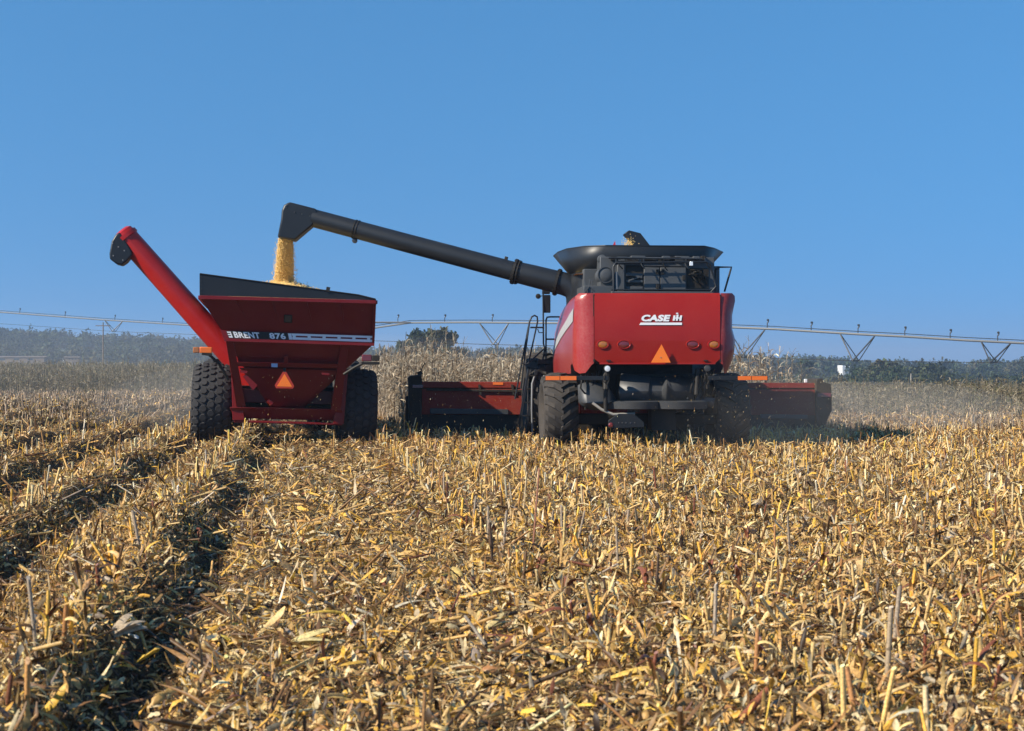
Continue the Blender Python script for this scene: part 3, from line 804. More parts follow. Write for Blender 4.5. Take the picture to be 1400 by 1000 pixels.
# side and quarter panels; columns run from the rear door forward
LV = [401, 405, 412, 421, 431, 450, 465, 480, 492]
def side_panel(sign):
    if sign < 0:
        sil = {401: 789, 405: 778, 412: 770, 421: 766, 431: 763, 450: 758.6, 465: 757.5, 480: 756.5, 492: 755.5, 512: 757}
        crs = {401: 792, 405: 787, 412: 785.5, 421: 785, 431: 784.5, 450: 784, 465: 784, 480: 784, 492: 784, 512: 786}
    else:
        sil = {401: 1001, 405: 1004.5, 412: 1005, 421: 1003, 431: 1001, 450: 1001, 465: 1005, 480: 1004, 492: 1001, 512: 993}
        crs = sil
    ledge = 812.0 if sign < 0 else 985.2
    colsd = []
    lvls = LV + [512]
    def interp(d, py):
        ks = sorted(d)
        for p, q in zip(ks, ks[1:]):
            if p <= py <= q: return d[p] + (d[q] - d[p]) * (py - p) / (q - p)
        return d[ks[-1]] if py > ks[-1] else d[ks[0]]
    def edge_ly(py): return .14 - .14 * min(1, (py - 401) / 63) + (max(0, py - 465) / 30) * .015
    # (kind, ly, bottom py)
    spec = [('e', 0, 497), ('e2', 0, 499), ('q', .07, 510), ('q2', .15, 511), ('c', .30, 507), ('f', .50, 497), ('f', .72, 500), ('f', .78, 511), ('f', 1.3, 512), ('f', 2.2, 512), ('f', 3.2, 512), ('f', 4.2, 512)]
    zc = C(800, 401, .3).z
    for kind, ly, bot in spec:
        col = []
        for i, py in enumerate(lvls):
            if i == len(lvls) - 1: py = bot
            py_ = min(py, bot) if i >= len(lvls) - 2 else py
            if i == len(lvls) - 2: py_ = min(py, bot - 3)
            if kind in ('e', 'e2'):
                p = C(ledge + (-sign * 0 if kind == 'e' else sign * 3), py_, edge_ly(py_) + .008)
            elif kind in ('q', 'q2'):
                f = .45 if kind == 'q' else .78
                p1 = C(ledge, py_, .0); p2 = C(interp(crs, py_), py_, .30)
                p = Vector((p1.x + (p2.x - p1.x) * f, edge_ly(py_) * .6 + ly, p1.z + (p2.z - p1.z) * f))
            elif kind == 'c':
                p = C(interp(crs, py_), py_, .30)
            else:
                p2 = C(interp(crs, py_), py_, .30)
                if sign < 0:
                    p3 = C(interp(sil, py_), py_, 4.2); f = (ly - .3) / 3.9
                    x = p2.x + (p3.x - p2.x) * f - 0.05 * math.sin(math.pi * min(1, f * 1.0))
                else:
                    x = p2.x - .04 * (ly - .3)
                p = Vector((x, ly, p2.z))
            col.append(p)
        colsd.append(col)
    return colsd
sideL = side_panel(-1); sideR = side_panel(1)
MBL = MB(); MBL.grid(sideL); sl = MBL.build('side_panel', DUSTYRED, combine, smooth=32)
MBR = MB(); MBR.grid(sideR); sr = MBR.build('side_panel', DUSTYRED, combine, smooth=32)
# pale swoosh on the left flank
def side_at(cols, ly, z):
    for a, b in zip(cols[4:], cols[5:]):
        la, lb = a[0].y, b[0].y
        if la - 1e-6 <= ly <= lb + 1e-6:
            f = (ly - la) / (lb - la)
            L_ = [p.lerp(q, f) for p, q in zip(a, b)]
            for p, q in zip(L_, L_[1:]):
                if q.z <= z <= p.z: return p.lerp(q, (p.z - z) / max(1e-6, p.z - q.z))
            return L_[-1]
m = MB(); rows = []
for k in range(15):
    ly = .34 + k * (3.85 / 14); f = k / 14
    z0 = 2.55 - .62 * f; z1 = z0 + .26 - .10 * f
    if ly < .9: z1 = z0 + .26
    rows.append([side_at(sideL, ly, z0 + (z1 - z0) * q / 4) + Vector((-.012, 0, 0)) for q in range(5)])
m.grid(rows); m.build('decal', DECAL, sl, smooth=60)
# dark seams beside the door
# seams, hinges and catches of the door
m = MB()
for pa, pb in (((812.2, 403), (812.2, 495)), ((984.9, 403), (984.9, 495))):
    a = C(pa[0], pa[1], .10); b = C(pb[0], pb[1], .012); m.bar(a + Vector((0, .012, 0)), b + Vector((0, .012, 0)), .03, .012)
m.build('seam', BLACK, rear)
for px in (832, 965):
    m = MB(); a = C(px, 493.5, .004); m.bar(a, a + Vector((0, -.018, 0)), .09, .03); m.build('catch', BLACK, rear, bevel=.004)
# lamps in the door
for px, mat_, nm in ((824.2, AMBER, 'turn_lamp'), (853.3, REDLENS, 'tail_lamp'), (947.2, REDLENS, 'tail_lamp'), (976, AMBER, 'turn_lamp')):
    c0 = C(px, 471.2, -.012); m = MB()
    m.lathe([(-.004, .03), (-.002, .075), (.006, .088), (.03, .09)], (0, 0, 0), 'Y', 24)
    m.v = [Vector((p.x * 1.12 * (1.12 if nm == 'tail_lamp' else 1), p.y, p.z * .78)) + c0 for p in m.v]
    l = m.build(nm, mat_, combine, smooth=50)
    m = MB(); m.lathe([(.002, .087), (-.008, .094), (-.008, .104), (.03, .112), (.03, .087)], (0, 0, 0), 'Y', 24, closed=True)
    m.v = [Vector((p.x * 1.12 * (1.12 if nm == 'tail_lamp' else 1), p.y, p.z * .80)) + c0 for p in m.v]
    m.build('bezel', RED, l, smooth=50)
# slow moving vehicle triangle held off the door
m = MB(); tri = [C(890, 496, -.10), C(917, 496, -.10), C(904.5, 471, -.10)]
m.ext([p + Vector((0, 0, 0)) for p in tri], (0, .006, 0))
t_ = m.build('warning_triangle', SMV, combine)
m = MB(); c0 = C(903.5, 488, -.09); m.bar(c0, c0 + Vector((0, .14, 0)), .04, .04)
m.build('bracket', BLACK, t_)
m = MB(); m.lathe([(-.012, .008), (.0, .012)], C(903.5, 489, -.10), 'Y', 8); m.build('bolt', GALV, t_)
# lettering on the door
def put_text(m, body, origin, tilt, size, bold, shear, spacing, sx):
    vs, fs = text_mesh(body, size, bold, shear, spacing, .003, sx)
    # reading along +x, standing up z
    ct, st = math.cos(tilt), math.sin(tilt)
    m.add([Vector((origin.x + v.x, origin.y + v.y * st - v.z * ct, origin.z + v.y * ct + v.z * st)) for v in vs], fs)
def on_door(px, py):
    return C(px, py, .10 * (464 - py) / 59 - .010)
o0 = on_door(877, 439.5); o1 = on_door(920, 439.5)
tilt = math.atan2(.10, C(900, 405, .10).z - C(900, 464, 0).z)
m = MB()
vs, fs = text_mesh('CASE', 1.0, .055, .22, 1.06, .003, 1.0)
wx = max(v.x for v in vs) - min(v.x for v in vs); hy = max(v.y for v in vs)
x0 = on_door(877, 438).x; x1 = on_door(917, 438).x; zh = on_door(877, 430.5).z - on_door(877, 439).z
vs = [Vector(((v.x - min(q.x for q in vs)) / wx * (x1 - x0), v.y / hy * zh, v.z)) for v in vs]
ct, st = math.cos(tilt), math.sin(tilt)
m.add([Vector((x0 + v.x, o0.y + v.y * st - v.z * ct, on_door(877, 439).z + v.y * ct)) for v in vs], fs)
# the joined i and h mark
def dpoly(m, pts): m.ext([on_door(*p) for p in pts], (0, -.005, 0))
for (xa, ya, yb) in ((919.6, 431.5, 438.8), (923.8, 430.3, 438.8), (928.6, 431.5, 438.8)):
    dpoly(m, [(xa + 1.2, ya), (xa + 4.0, ya), (xa + 2.8, yb), (xa, yb)])
dpoly(m, [(924.3, 427.9), (927.3, 427.9), (927.1, 429.5), (924.1, 429.5)])
m.ext([on_door(*p) + Vector((0, -.001, 0)) for p in [(921.5, 434.4), (931, 434.4), (930.8, 435.9), (921.3, 435.9)]], (0, -.005, 0))
dpoly(m, [(876, 441.3), (932.3, 441.3), (932.3, 444.6), (873.8, 444.6)])
m.build('lettering', WHITE, rear, smooth=0)

# dark body core, chassis
m = MB()
m.box((-1.22, .30, 1.72), (1.26, 4.3, 3.02)); m.box((-1.0, 1.2, .95), (1.0, 6.2, 1.72)); m.box((-.75, 5.6, 1.0), (.75, 7.0, 1.6))
m.build('chassis', BLACK, combine)
# engine deck
m = MB()
zT = C(900, 352, .8).z; zB = C(900, 402, .5).z
xl = C(822, 380, .6).x; xr = C(979, 380, .6).x
m.box((xl, .75, zB - .06), (xr, 3.6, zT))
cbox(m, 880.5, 366, 902, 398, .68, .76); cbox(m, 903.0, 366, 938, 398, .68, .76)
cbox(m, 844, 362, 854, 399, .66, .76)
cbox(m, 836, 399, 975, 403, .40, .80)
cbox(m, 970.5, 364, 984, 402, .9, 3.4)
cbox(m, 798, 391, 838, 403, .5, 1.6)
cbox(m, 798, 368, 818, 396, 1.2, 2.6)
cbox(m, 880, 360, 938, 364.5, .68, .76)
deck = m.build('engine_deck', DECKGREY, combine, bevel=.012)
for bx_ in ((856, 363, 879, 397), (939, 367, 969, 399)):   # recesses
    m = MB(); cbox(m, *bx_, .735, .765); m.build('recess', BLACK, deck)
m = MB()
for k, y in enumerate((374, 383, 392)): cbox(m, 856, y, 879, y + 3.4, .68 + .02 * k, .74)
m.bar(C(858, 374, .69), C(878, 380, .69), .03, .04); m.bar(C(860, 384, .69), C(878, 378, .69), .03, .03)
m.build('belt_guard', DECKGREY, deck, bevel=.006)
m = MB(); rr_ = random.Random(3)
for k in range(7):
    p0 = C(941 + rr_.random() * 8, 369 + rr_.random() * 8, .72); p3 = C(955 + rr_.random() * 13, 380 + rr_.random() * 17, .72)
    mid = (p0 + p3) / 2 + Vector((rr_.uniform(-.15, .15), -.08, rr_.uniform(-.12, .15)))
    m = MB(); m.tube([p0, p0.lerp(mid, .55), mid, mid.lerp(p3, .55), p3], .014, 6)
    m.build('hose', BLACK, deck, smooth=60)
m = MB()   # guard rail over the deck
path = [C(839, 403, .42), C(838.5, 365, .42), C(842, 359.5, .42), C(966, 358.5, .42), C(971, 361, .42), C(979, 392, .42), C(972, 400, .42)]
m.tube(path, .022, 8)
m.tube([C(832, 353, .5), C(960, 354.5, .5)], .018, 8); m.tube([C(836, 396.5, .42), C(975, 396.5, .42)], .016, 8)
for px in (842, 880, 938, 964): m.tube([C(px, 359, .42), C(px, 354, .5)], .014, 6)
m.build('guard_rail', CHAR, combine, smooth=50)
for k in range(13):     # brackets, valves and fittings along the top of the deck
    px = 842 + k * 10 + rr_.uniform(-3, 3); py = 353.5 + rr_.uniform(-1, 2)
    m = MB(); a = C(px, py, .60); w_, h_ = rr_.uniform(.04, .16), rr_.uniform(.03, .07)
    m.box((a.x - w_, .62, a.z - h_ * .7), (a.x + w_, .78, a.z + h_ * .7))
    if k % 3 == 0: m.tube([a + Vector((0, -.06, 0)), a + Vector((.05, -.08, -.15)), a + Vector((.12, -.05, -.22))], .015, 6)
    m.build('fitting', DECKGREY if k % 2 else BLACK, deck, bevel=.008)
for px, py in ((899, 372), (906, 372), (935, 380), (899, 392)):
    m = MB(); a = C(px, py, .67); m.box((a.x - .03, .64, a.z - .05), (a.x + .03, .70, a.z + .05)); m.build('catch', BLACK, deck, bevel=.005)
m = MB()   # right hand hoop
m.tube([C(977, 399, .9), C(978, 369, .9), C(983, 365.5, .9), C(1000, 365.5, .9), C(999, 369, .9), C(990.5, 399, .9)], .02, 8)
m.build('hand_hoop', BLACK, combine, smooth=50)
m = MB()   # air cleaner canister and pre-cleaner
c0 = C(828, 376, .62); m.lathe([(-.02, .03), (-.015, .14), (.0, .155), (.5, .155), (.5, .05)], c0, 'Y', 24)
m.lathe([(-.03, .15), (-.03, .166), (.02, .166), (.02, .15)], c0, 'Y', 24, closed=True)
c1 = C(823.5, 354, .8); m.lathe([(0, .06), (.01, .085), (.18, .085), (.18, .03)], c1, 'Y', 16)
m.tube([C(824, 358, .85), C(824, 368, .8)], .05, 10)
m.build('air_cleaner', DECKGREY, combine, smooth=45)
m = MB(); m.tube([C(842.6, 372, .45), C(843.5, 396, .45)], .028, 10); m.build('cylinder', GALV, combine, smooth=50)
m = MB(); cbox(m, 943, 358, 947.5, 363.5, .38, .42); m.build('deck_lamp', CLEAR, combine, bevel=.005)
m = MB()
for px in (801, 805, 809): m.tube([C(px, 400, .5), C(px + rr_.uniform(-2, 2), 380 + rr_.random() * 6, .6)], .012, 6)
m.tube([C(798, 402, .45), C(806, 392, .5), C(812, 398, .5)], .012, 6)
m.build('fuel_line', GREYMET, combine, smooth=50)

# grain tank extensions
rimv = [C(828, 336.5, 1.0), C(963, 337.3, 1.0), C(988, 345.5, 2.6)]
lft = C(757, 350.5, 3.75); lft2 = C(775, 341, 1.9)
rimv = rimv + [Vector((rimv[2].x, 4.4, rimv[2].z)), Vector((rimv[1].x, 5.2, rimv[1].z)), Vector((rimv[0].x, 5.2, rimv[0].z)), lft, C(763, 345.5, 2.7), lft2, C(799, 337.6, 1.32)]
rimv.insert(2, C(976, 340.2, 1.6))
zb = C(781, 374, 1.9).z
xb0, xb1 = C(781, 374, 1.9).x, C(968, 372, 1.3).x
base = [Vector((C(812, 372, 1.3).x, 1.3, zb)), Vector((xb1 - .10, 1.3, zb)), Vector((xb1 - .02, 1.42, zb)), Vector((xb1, 1.8, zb)), Vector((xb1, 3.9, zb)), Vector((xb1 - .1, 4.3, zb)), Vector((xb0 + .6, 4.0, zb)), Vector((xb0 + .3, 3.6, zb)), Vector((xb0 + .06, 2.6, zb)), Vector((xb0, 1.9, zb)), Vector((xb0 + .14, 1.5, zb))]
m = MB(); n = len(rimv)
m.add(rimv + base, [(i, (i + 1) % n, (i + 1) % n + n, i + n) for i in range(n)])
tank = m.build('grain_tank_extension', CHAR, combine, smooth=9, solid=0.02)
m = MB()   # tank body below
m.ext([p + Vector((0, 0, 0)) for p in base], (0, 0, -.75)); m.build('grain_tank', CHAR, combine)
m = MB(); m.tube([p + Vector((0, 0, .005)) for p in rimv] + [rimv[0] + Vector((0, 0, .005))], .016, 6); m.build('rim_edge', CHAR, tank, smooth=60)
# grain heap inside the tank
m = MB(); rows = []
for i in range(15):
    rw = []
    for j in range(15):
        x = -1.4 + 2.6 * j / 14; y = 1.3 + 2.6 * i / 14
        d = math.hypot(x - .2, y - 2.6)
        rw.append(Vector((x, y, 3.55 + max(0, .40 - .28 * d) + .02 * rr_.random())))
    rows.append(rw)
m.grid(rows); m.build('grain', CORN, combine, smooth=60)
# bubble up auger head
m = MB()
p = [C(857, 318, 2.6), C(861.5, 315.2, 2.6), C(875.5, 317, 2.6), C(889.5, 335, 2.6), C(889.5, 350, 2.6), C(872, 350, 2.6)]
p = [C(854.5, 319.5, 2.6), C(860, 315, 2.6), C(875.8, 319, 2.6), C(889, 336, 2.6), C(893, 350, 2.6), C(873, 350, 2.6), C(864, 330, 2.6)]
m.ext(p, (0, .34, 0)); bub = m.build('filling_auger', CHAR, combine, bevel=.01)
m = MB(); cc = C(862.5, 334, 2.75)
for k in range(420):
    d = Vector((rr_.gauss(0, .085), rr_.gauss(0, .08), rr_.gauss(0, .08))); q = cc + d + Vector((0, 0, -.4 * abs(d.x)))
    s = .011; m.add([q + Vector(v) * s for v in ((1,0,0),(-1,0,0),(0,1,0),(0,-1,0),(0,0,1),(0,0,-1))], [(0,2,4),(2,1,4),(1,3,4),(3,0,4),(2,0,5),(1,2,5),(3,1,5),(0,3,5)])
m.build('spilling_grain', CORN, bub, smooth=0)
m = MB(); m.ext([C(837, 337, 3.2), C(841, 329.5, 3.2), C(842, 337, 3.2)], (0, .02, 0)); m.tube([C(841.6, 337, 3.2), C(841.6, 345, 3.2)], .01, 6)
m.build('flag', FLAGRED, combine)

# unloading auger: elbow, root tube, long tube, spout
m = MB()
ax = lambda px, py, D_: C(px, py, D_)
def along(px, py):    # depth grows slightly towards the tip
    f = (790 - px) / 390.0
    return C(px, py, 2.1 + 1.2 * f)
elb = [along(703, 371.5), along(730, 378), along(755, 384.3), along(772, 388.5), along(784, 394), along(790, 404), along(791, 418)]
m.tube(elb, [.225, .235, .24, .245, .25, .26, .26], 24)
aug = m.build('unloading_auger', CHAR, combine, smooth=50)
m = MB(); m.tube([along(703.5, 371.6), along(560, 333.6), along(428, 298.3)], [.205, .20, .195], 24); m.build('auger_tube', CHAR, aug, smooth=50)
m = MB()
for px, rr0, wd in ((703.5, .275, 3.2), (762, .29, 3.0), (707.8, .262, 1.8)):
    f0 = along(px, 371.6 + (px - 703.5) * .2485); dv = (along(px - 20, 371.6 + (px - 723.5) * .2485) - f0).normalized()
    m.tube([f0 - dv * wd * .008, f0 + dv * wd * .008], rr0, 24)
    x_ = dv.cross(Vector((0, 0, 1))).normalized(); y_ = x_.cross(dv)
    for k in range(16):
        a = k * math.pi / 8; q = f0 + (x_ * math.cos(a) + y_ * math.sin(a)) * (rr0 - .025)
        m.tube([q - dv * .045, q + dv * .045], .014, 6)
m.build('flange', BLACK, aug, smooth=40)
m = MB()
f0 = along(487, 314.2); dv = (along(460, 307) - f0).normalized()
for s in (-.03, .03): m.tube([f0 + dv * (s - .012), f0 + dv * (s + .012)], .212, 24)
m.build('clamp', BLACK, aug, smooth=40)
m = MB(); q = along(485, 329); m.lathe([(-.05, .02), (-.045, .05), (.03, .06), (.05, .03)], q, 'Y', 14); m.tube([q, along(486.5, 318)], .014, 6); m.build('auger_lamp', GREYMET, aug, smooth=40)
m = MB(); m.bar(along(694, 354.5), along(690, 353.5), .1, .09); m.build('latch', BLACK, aug, bevel=.01)
m = MB()  # worn cover strip on top of the tube
m.bar(along(578, 329.5) + Vector((0, -.05, .02)), along(615, 338.8) + Vector((0, -.05, .03)), .10, .03); m.build('cover_strip', GREYMET, aug, bevel=.01)
m = MB()  # spout hood
yy = along(405, 300).y
P_ = [(395.5, 276.2), (402, 277.8), (432, 285.5), (434, 290), (432.5, 301.5), (427, 308.5), (403, 328.8), (379.2, 324.6), (384, 300), (385, 288), (388, 280.5)]
pts = [C(a, b, yy - .24) for a, b in P_]
m.ext(pts, (0, .48, 0)); sp_ = m.build('spout', CHAR, aug, bevel=.035)
m = MB()
for a, b in ((391, 284), (403, 290.5), (413, 293), (424, 296), (392, 281)): m.lathe([(-.012, .010), (0, .016)], C(a, b, yy - .245), 'Y', 8)
m.build('bolt', GREYMET, sp_)

# rear light bars
for s, pa, pb, po0, po1 in ((-1, 745.5, 832, 746, 788), (1, 968, 1049.5, 1009, 1049)):
    m = MB(); a = C(pa, 517.2, -.12); b = C(pb, 517.2 + (0 if s < 0 else 0), -.12)
    m.bar(a, b, .05, .085); br = m.build('light_bar', CHAR, combine, bevel=.006)
    m = MB(); mid = (po0 + po1) / 2
    for q0, q1 in ((po0, mid - 2), (mid - 1, po1)):
        m.bar(C(q0, 517.2, -.152), C(q1, 517.2, -.152), .012, .078)
    m.build('reflector', ORANGE, br)
    m = MB(); sx = 829 if s < 0 else 966
    m.bar(C(sx, 517, -.1), C(sx, 517, .4), .07, .07); m.tube([C(sx + 1, 506, -.12), C(sx + 1, 532, -.1)], .03, 10)
    m.tube([C(sx - 2, 512, -.14), C(sx - 3.5, 522, -.15), C(sx + 1, 526, -.14), C(sx + 4, 520, -.13), C(sx + 3, 512, -.13)], .012, 6)
    m.build('mount', BLACK, br, smooth=40)
    m = MB(); c0 = C(sx + 1.3, 504.3, -.16); m.lathe([(-.02, .02), (-.014, .06), (0, .072), (.07, .055), (.10, .02)], c0, 'Y', 18)
    wl_ = m.build('work_lamp', BLACK, combine, smooth=45)
    m = MB(); m.lathe([(-.026, .01), (-.018, .056)], c0, 'Y', 18); m.build('lens', CLEAR if s < 0 else GREYMET, wl_, smooth=45)
# straw chopper and spreaders under the hood
m = MB()
hood = [[C(849, 511, .30), C(888, 516, .30), C(890, 517, .34), C(908, 517, .34), C(911, 515, .30), C(930, 514, .38), C(949, 521, .42)],
        [C(846, 535, .1), C(886, 535, .16), C(889, 535, .22), C(905, 535, .22), C(912, 525, .08), C(922, 535, .12), C(949, 536, .30)],
        [C(848, 550, .16), C(884, 549, .20), C(889, 549, .24), C(905, 549, .24), C(911, 549, .16), C(924, 549, .18), C(948, 549, .32)]]
m.grid(hood); ch_ = m.build('straw_chopper', GREYMET, combine, smooth=12, solid=-.03)
m = MB(); cbox(m, 850, 512, 947, 548, .5, 1.2); m.build('housing', BLACK, ch_)
m = MB()
for s, cx in ((-1, 866), (1, 924)):
    c0 = C(cx, 553, .55)
    m.lathe([(-.09, .50), (-.08, .62), (.06, .64), (.08, .58)], c0, 'Z', 28)
    m.lathe([(-.16, .12), (.1, .14)], c0, 'Z', 14)
m.build('spreader_disc', GREYMET, combine, smooth=40)
m = MB()
m.grid([[C(790, 527, .35), C(800, 523, .3), C(822, 525, .28), C(832, 530, .3)], [C(791, 550, .3), C(803, 551, .22), C(826, 552, .2), C(845, 550, .25)], [C(797, 557, .4), C(812, 561, .35), C(828, 560, .3), C(846, 559, .35)]])
m.build('side_deflector', GREYMET, combine, smooth=20, solid=-.02)
m = MB(); m.grid([[C(948, 541, .35), C(978, 545, .4)], [C(948, 556, .35), C(975, 557, .4)]])
m.build('side_deflector', GREYMET, combine, smooth=20, solid=-.02)
m = MB()
m.tube([C(810, 551, .12), C(822, 560, .1), C(838, 567, .1), C(868, 566, .1)], .03, 8); m.build('hydraulic_hose', RIM, combine, smooth=50)
m = MB(); m.tube([C(828, 531, .1), C(828, 562, .1)], .045, 10); m.tube([C(828, 505, .2), C(828, 533, .1)], .06, 10)
m.build('lift_strut', BLACK, combine, smooth=50)
m = MB(); m.tube([C(954, 505, .2), C(952, 540, .15)], .05, 10); m.build('lift_strut', BLACK, combine, smooth=50)
m = MB()
for k in range(12):
    sx0 = rr_.choice((800, 815, 955, 968)); p0 = C(sx0 + rr_.uniform(-8, 8), 503 + rr_.random() * 10, .25); p3 = C(sx0 + rr_.uniform(-14, 14), 540 + rr_.random() * 22, .35)
    mid = (p0 + p3) / 2 + Vector((rr_.uniform(-.12, .12), rr_.uniform(-.15, .1), rr_.uniform(-.1, .05)))
    m = MB(); m.tube([p0, p0.lerp(mid, .5) + Vector((.02, 0, 0)), mid, mid.lerp(p3, .5), p3], rr_.uniform(.010, .02), 6)
    m.build('hose', BLACK, combine, smooth=60)
m = MB()
for px, py in ((855, 546), (880, 545.5), (915, 545.5), (940, 545), (858, 517), (925, 520)): m.lathe([(-.012, .012), (.01, .018)], C(px, py, .17 if py > 530 else .28), 'Y', 8)
m.build('bolt', GREYMET, ch_)
# rear axle and its plates
m = MB(); m.bar(C(770, 573, 1.2), C(1010, 573, 1.2), .24, .22); m.build('rear_axle', BLACK, combine, bevel=.02)
m = MB(); m.ext([C(832, 586, -.1), C(881, 584.5, -.1), C(880, 577, -.1), C(866, 566, -.1), (C(846, 566, -.1)), C(832, 575, -.1)], (0, .05, 0))
hp = m.build('hitch_plate', CHAR, combine, bevel=.006)
m = MB()
for px in (846, 851, 856, 862, 868): m.lathe([(-.006, .012), (.0, .016)], C(px, 578.5, -.102), 'Y', 8)
m.build('bolt', GREYMET, hp)
m = MB(); m.lathe([(-.01, .03), (.01, .05)], C(835.3, 581.5, -.11), 'Y', 16); m.build('reflector', REDLENS, hp, smooth=40)
m = MB(); m.bar(C(905, 540, .6), C(905, 588, .6), .5, .4, up=(0,1,0)); m.lathe([(-.01, .02), (.01, .035)], C(942, 583, .1), 'Y', 12); m.build('axle_pivot', BLACK, combine)
# wheels
for s in (-1, 1):
    make_wheel(combine, (s * 1.76, 1.35, .72), .70, .76, .40, 'bars', RUBBER, RIM)
    make_wheel(combine, (s * 1.72, 5.2, .95), .80, .99, .50, 'bars', RUBBER, RIM)

# cab, mostly hidden behind the tank
m = MB(); m.box((-.92, 4.75, 1.75), (.92, 6.5, 2.1)); m.box((-.92, 4.75, 3.42), (.92, 6.7, 3.62))
for sx in (-.88, .88):
    for y in (4.8, 6.4): m.bar((sx, y, 2.1), (sx, y + .1, 3.42), .08, .08)
cab = m.build('cab', CHAR, combine, bevel=.03)
m = MB(); m.box((-.86, 4.82, 2.1), (.86, 6.4, 3.42)); m.build('cab_glass', GLASS, cab)
# left platform, ladder, rails, mirror
m = MB(); a = C(735, 505, 4.4); b = C(762, 492, 4.4)
m.box((a.x, 4.3, 1.72), (-1.0, 6.4, 1.82))
m.grid([[C(722, 515, 4.35), C(739, 503, 4.35), C(757, 497, 4.35)], [C(726, 530, 4.35), C(741, 515, 4.35), C(757, 507, 4.35)]])
m.bar(C(745, 503, 4.35), C(757, 499, 4.35), .12, .1)
plat = m.build('platform', BLACK, combine)
m = MB()
T_ = lambda *pp, r=.019: m.tube([C(a, b, ly) for a, b, ly in pp], r, 8)
T_((712, 532, 4.3), (716, 498, 4.3), (724, 440, 4.3), (727, 433.5, 4.3), (731, 431.5, 4.3), (734.5, 433.5, 4.3), (735, 440, 4.3), (722.5, 497, 4.3), (718, 499, 4.3), (714.5, 497, 4.3))
T_((704, 546, 4.35), (722, 450, 4.35), (724, 440, 4.3))
T_((725, 448, 4.3), (744, 448, 4.3)); T_((742.5, 397, 4.5), (743, 470, 4.4), (745, 478, 4.4), (742, 492, 4.4))
T_((746.5, 493, 4.5), (746.5, 438, 4.5), (748, 434, 4.5), (752, 433.5, 4.5), (768, 433.5, 5.2)); T_((746.5, 464, 4.5), (768, 464, 5.2))
T_((722, 497, 4.3), (744, 477, 4.35)); T_((735, 450, 4.3), (737, 455, 4.3), (742, 455, 4.3), r=.012)
m.build('hand_rail', CHAR, combine, smooth=50)
m = MB()
for x0 in (0, 10): m.bar(C(723 + x0, 505, 4.25), C(708 + x0, 592, 4.25), .05, .14)
lad = m.build('ladder', CHAR, combine)
m = MB()
for k in range(5):
    f = .1 + k * .21; m.bar(C(723 - 15 * f, 505 + 87 * f, 4.25), C(733 - 15 * f, 505 + 87 * f, 4.25), .16, .03)
m.build('step', BLACK, lad)
m = MB(); m.bar(C(747.5, 403.5, 4.5), C(747.5, 428, 4.5), .17, .05, up=(0, 1, 0)); m.bar(C(746.5, 396, 4.5), C(746.5, 402.5, 4.5), .18, .05, up=(0, 1, 0))
m.build('mirror', CHAR, combine, bevel=.015)
m = MB(); m.lathe([(-.06, .04), (-.05, .06), (.04, .05), (.07, .02)], C(735.5, 405.5, 4.5), 'Y', 14); m.tube([C(737, 405.5, 4.5), C(743, 404.5, 4.5)], .012, 6); m.build('cab_work_lamp', BLACK, combine, smooth=40)
m = MB()   # two bent bright tubes in front of the tyre
for dx in (0, 13):
    m.tube([C(728 + dx, 598, 4.1), C(727 + dx, 560, 4.05), C(727.5 + dx, 525, 4.1), C(731 + dx, 514, 4.2)], .022, 8)
m.build('bent_tube', GALV, combine, smooth=50)

# ------------------------------------------------------------------ corn header (part of the combine)
HY = 7.0
Hh = lambda px, py, d=0.0: C(px, py, HY + d)
m = MB()
TB = [Hh(572, 522), Hh(1120, 524), Hh(1120, 531), Hh(572, 530.5)]
m.ext(TB, (0, .22, 0))                                   # top beam
m.ext([Hh(572, 532), Hh(1120, 533), Hh(1120, 568), Hh(572, 567)], (0, .05, 0))  # back sheet
hd = m.build('corn_header', HEADRED, combine, bevel=.01)
m = MB(); m.ext([Hh(572, 530.4, .1), Hh(1120, 531, .1), Hh(1120, 534.5, .1), Hh(572, 533.4, .1)], (0, .04, 0))
for px in (655, 700, 1000): m.bar(Hh(px, 526, -.03), Hh(px + 2, 540, -.03), .05, .04, up=(0,1,0))
m.bar(Hh(583, 533, -.04), Hh(850, 536, -.04), .04, .05)
m.build('drive_shaft', DARK, hd)
m = MB(); m.ext([Hh(588, 558.5, -.06), Hh(695, 560, -.06), Hh(695, 567, -.06), Hh(588, 566, -.06)], (0, .09, 0)); m.build('frame_tube', GREYMET, hd, bevel=.008)
m = MB(); m.ext([Hh(1040, 566.5, -.06), Hh(1104, 567.5, -.06), Hh(1104, 573.5, -.06), Hh(1040, 572.5, -.06)], (0, .09, 0)); m.build('frame_tube', GREYMET, hd, bevel=.008)
m = MB(); m.ext([Hh(572, 564, .06), Hh(1120, 566, .06), Hh(1120, 604, .02), Hh(572, 604, .02)], (0, .3, 0)); m.build('underside', BLACK, hd)
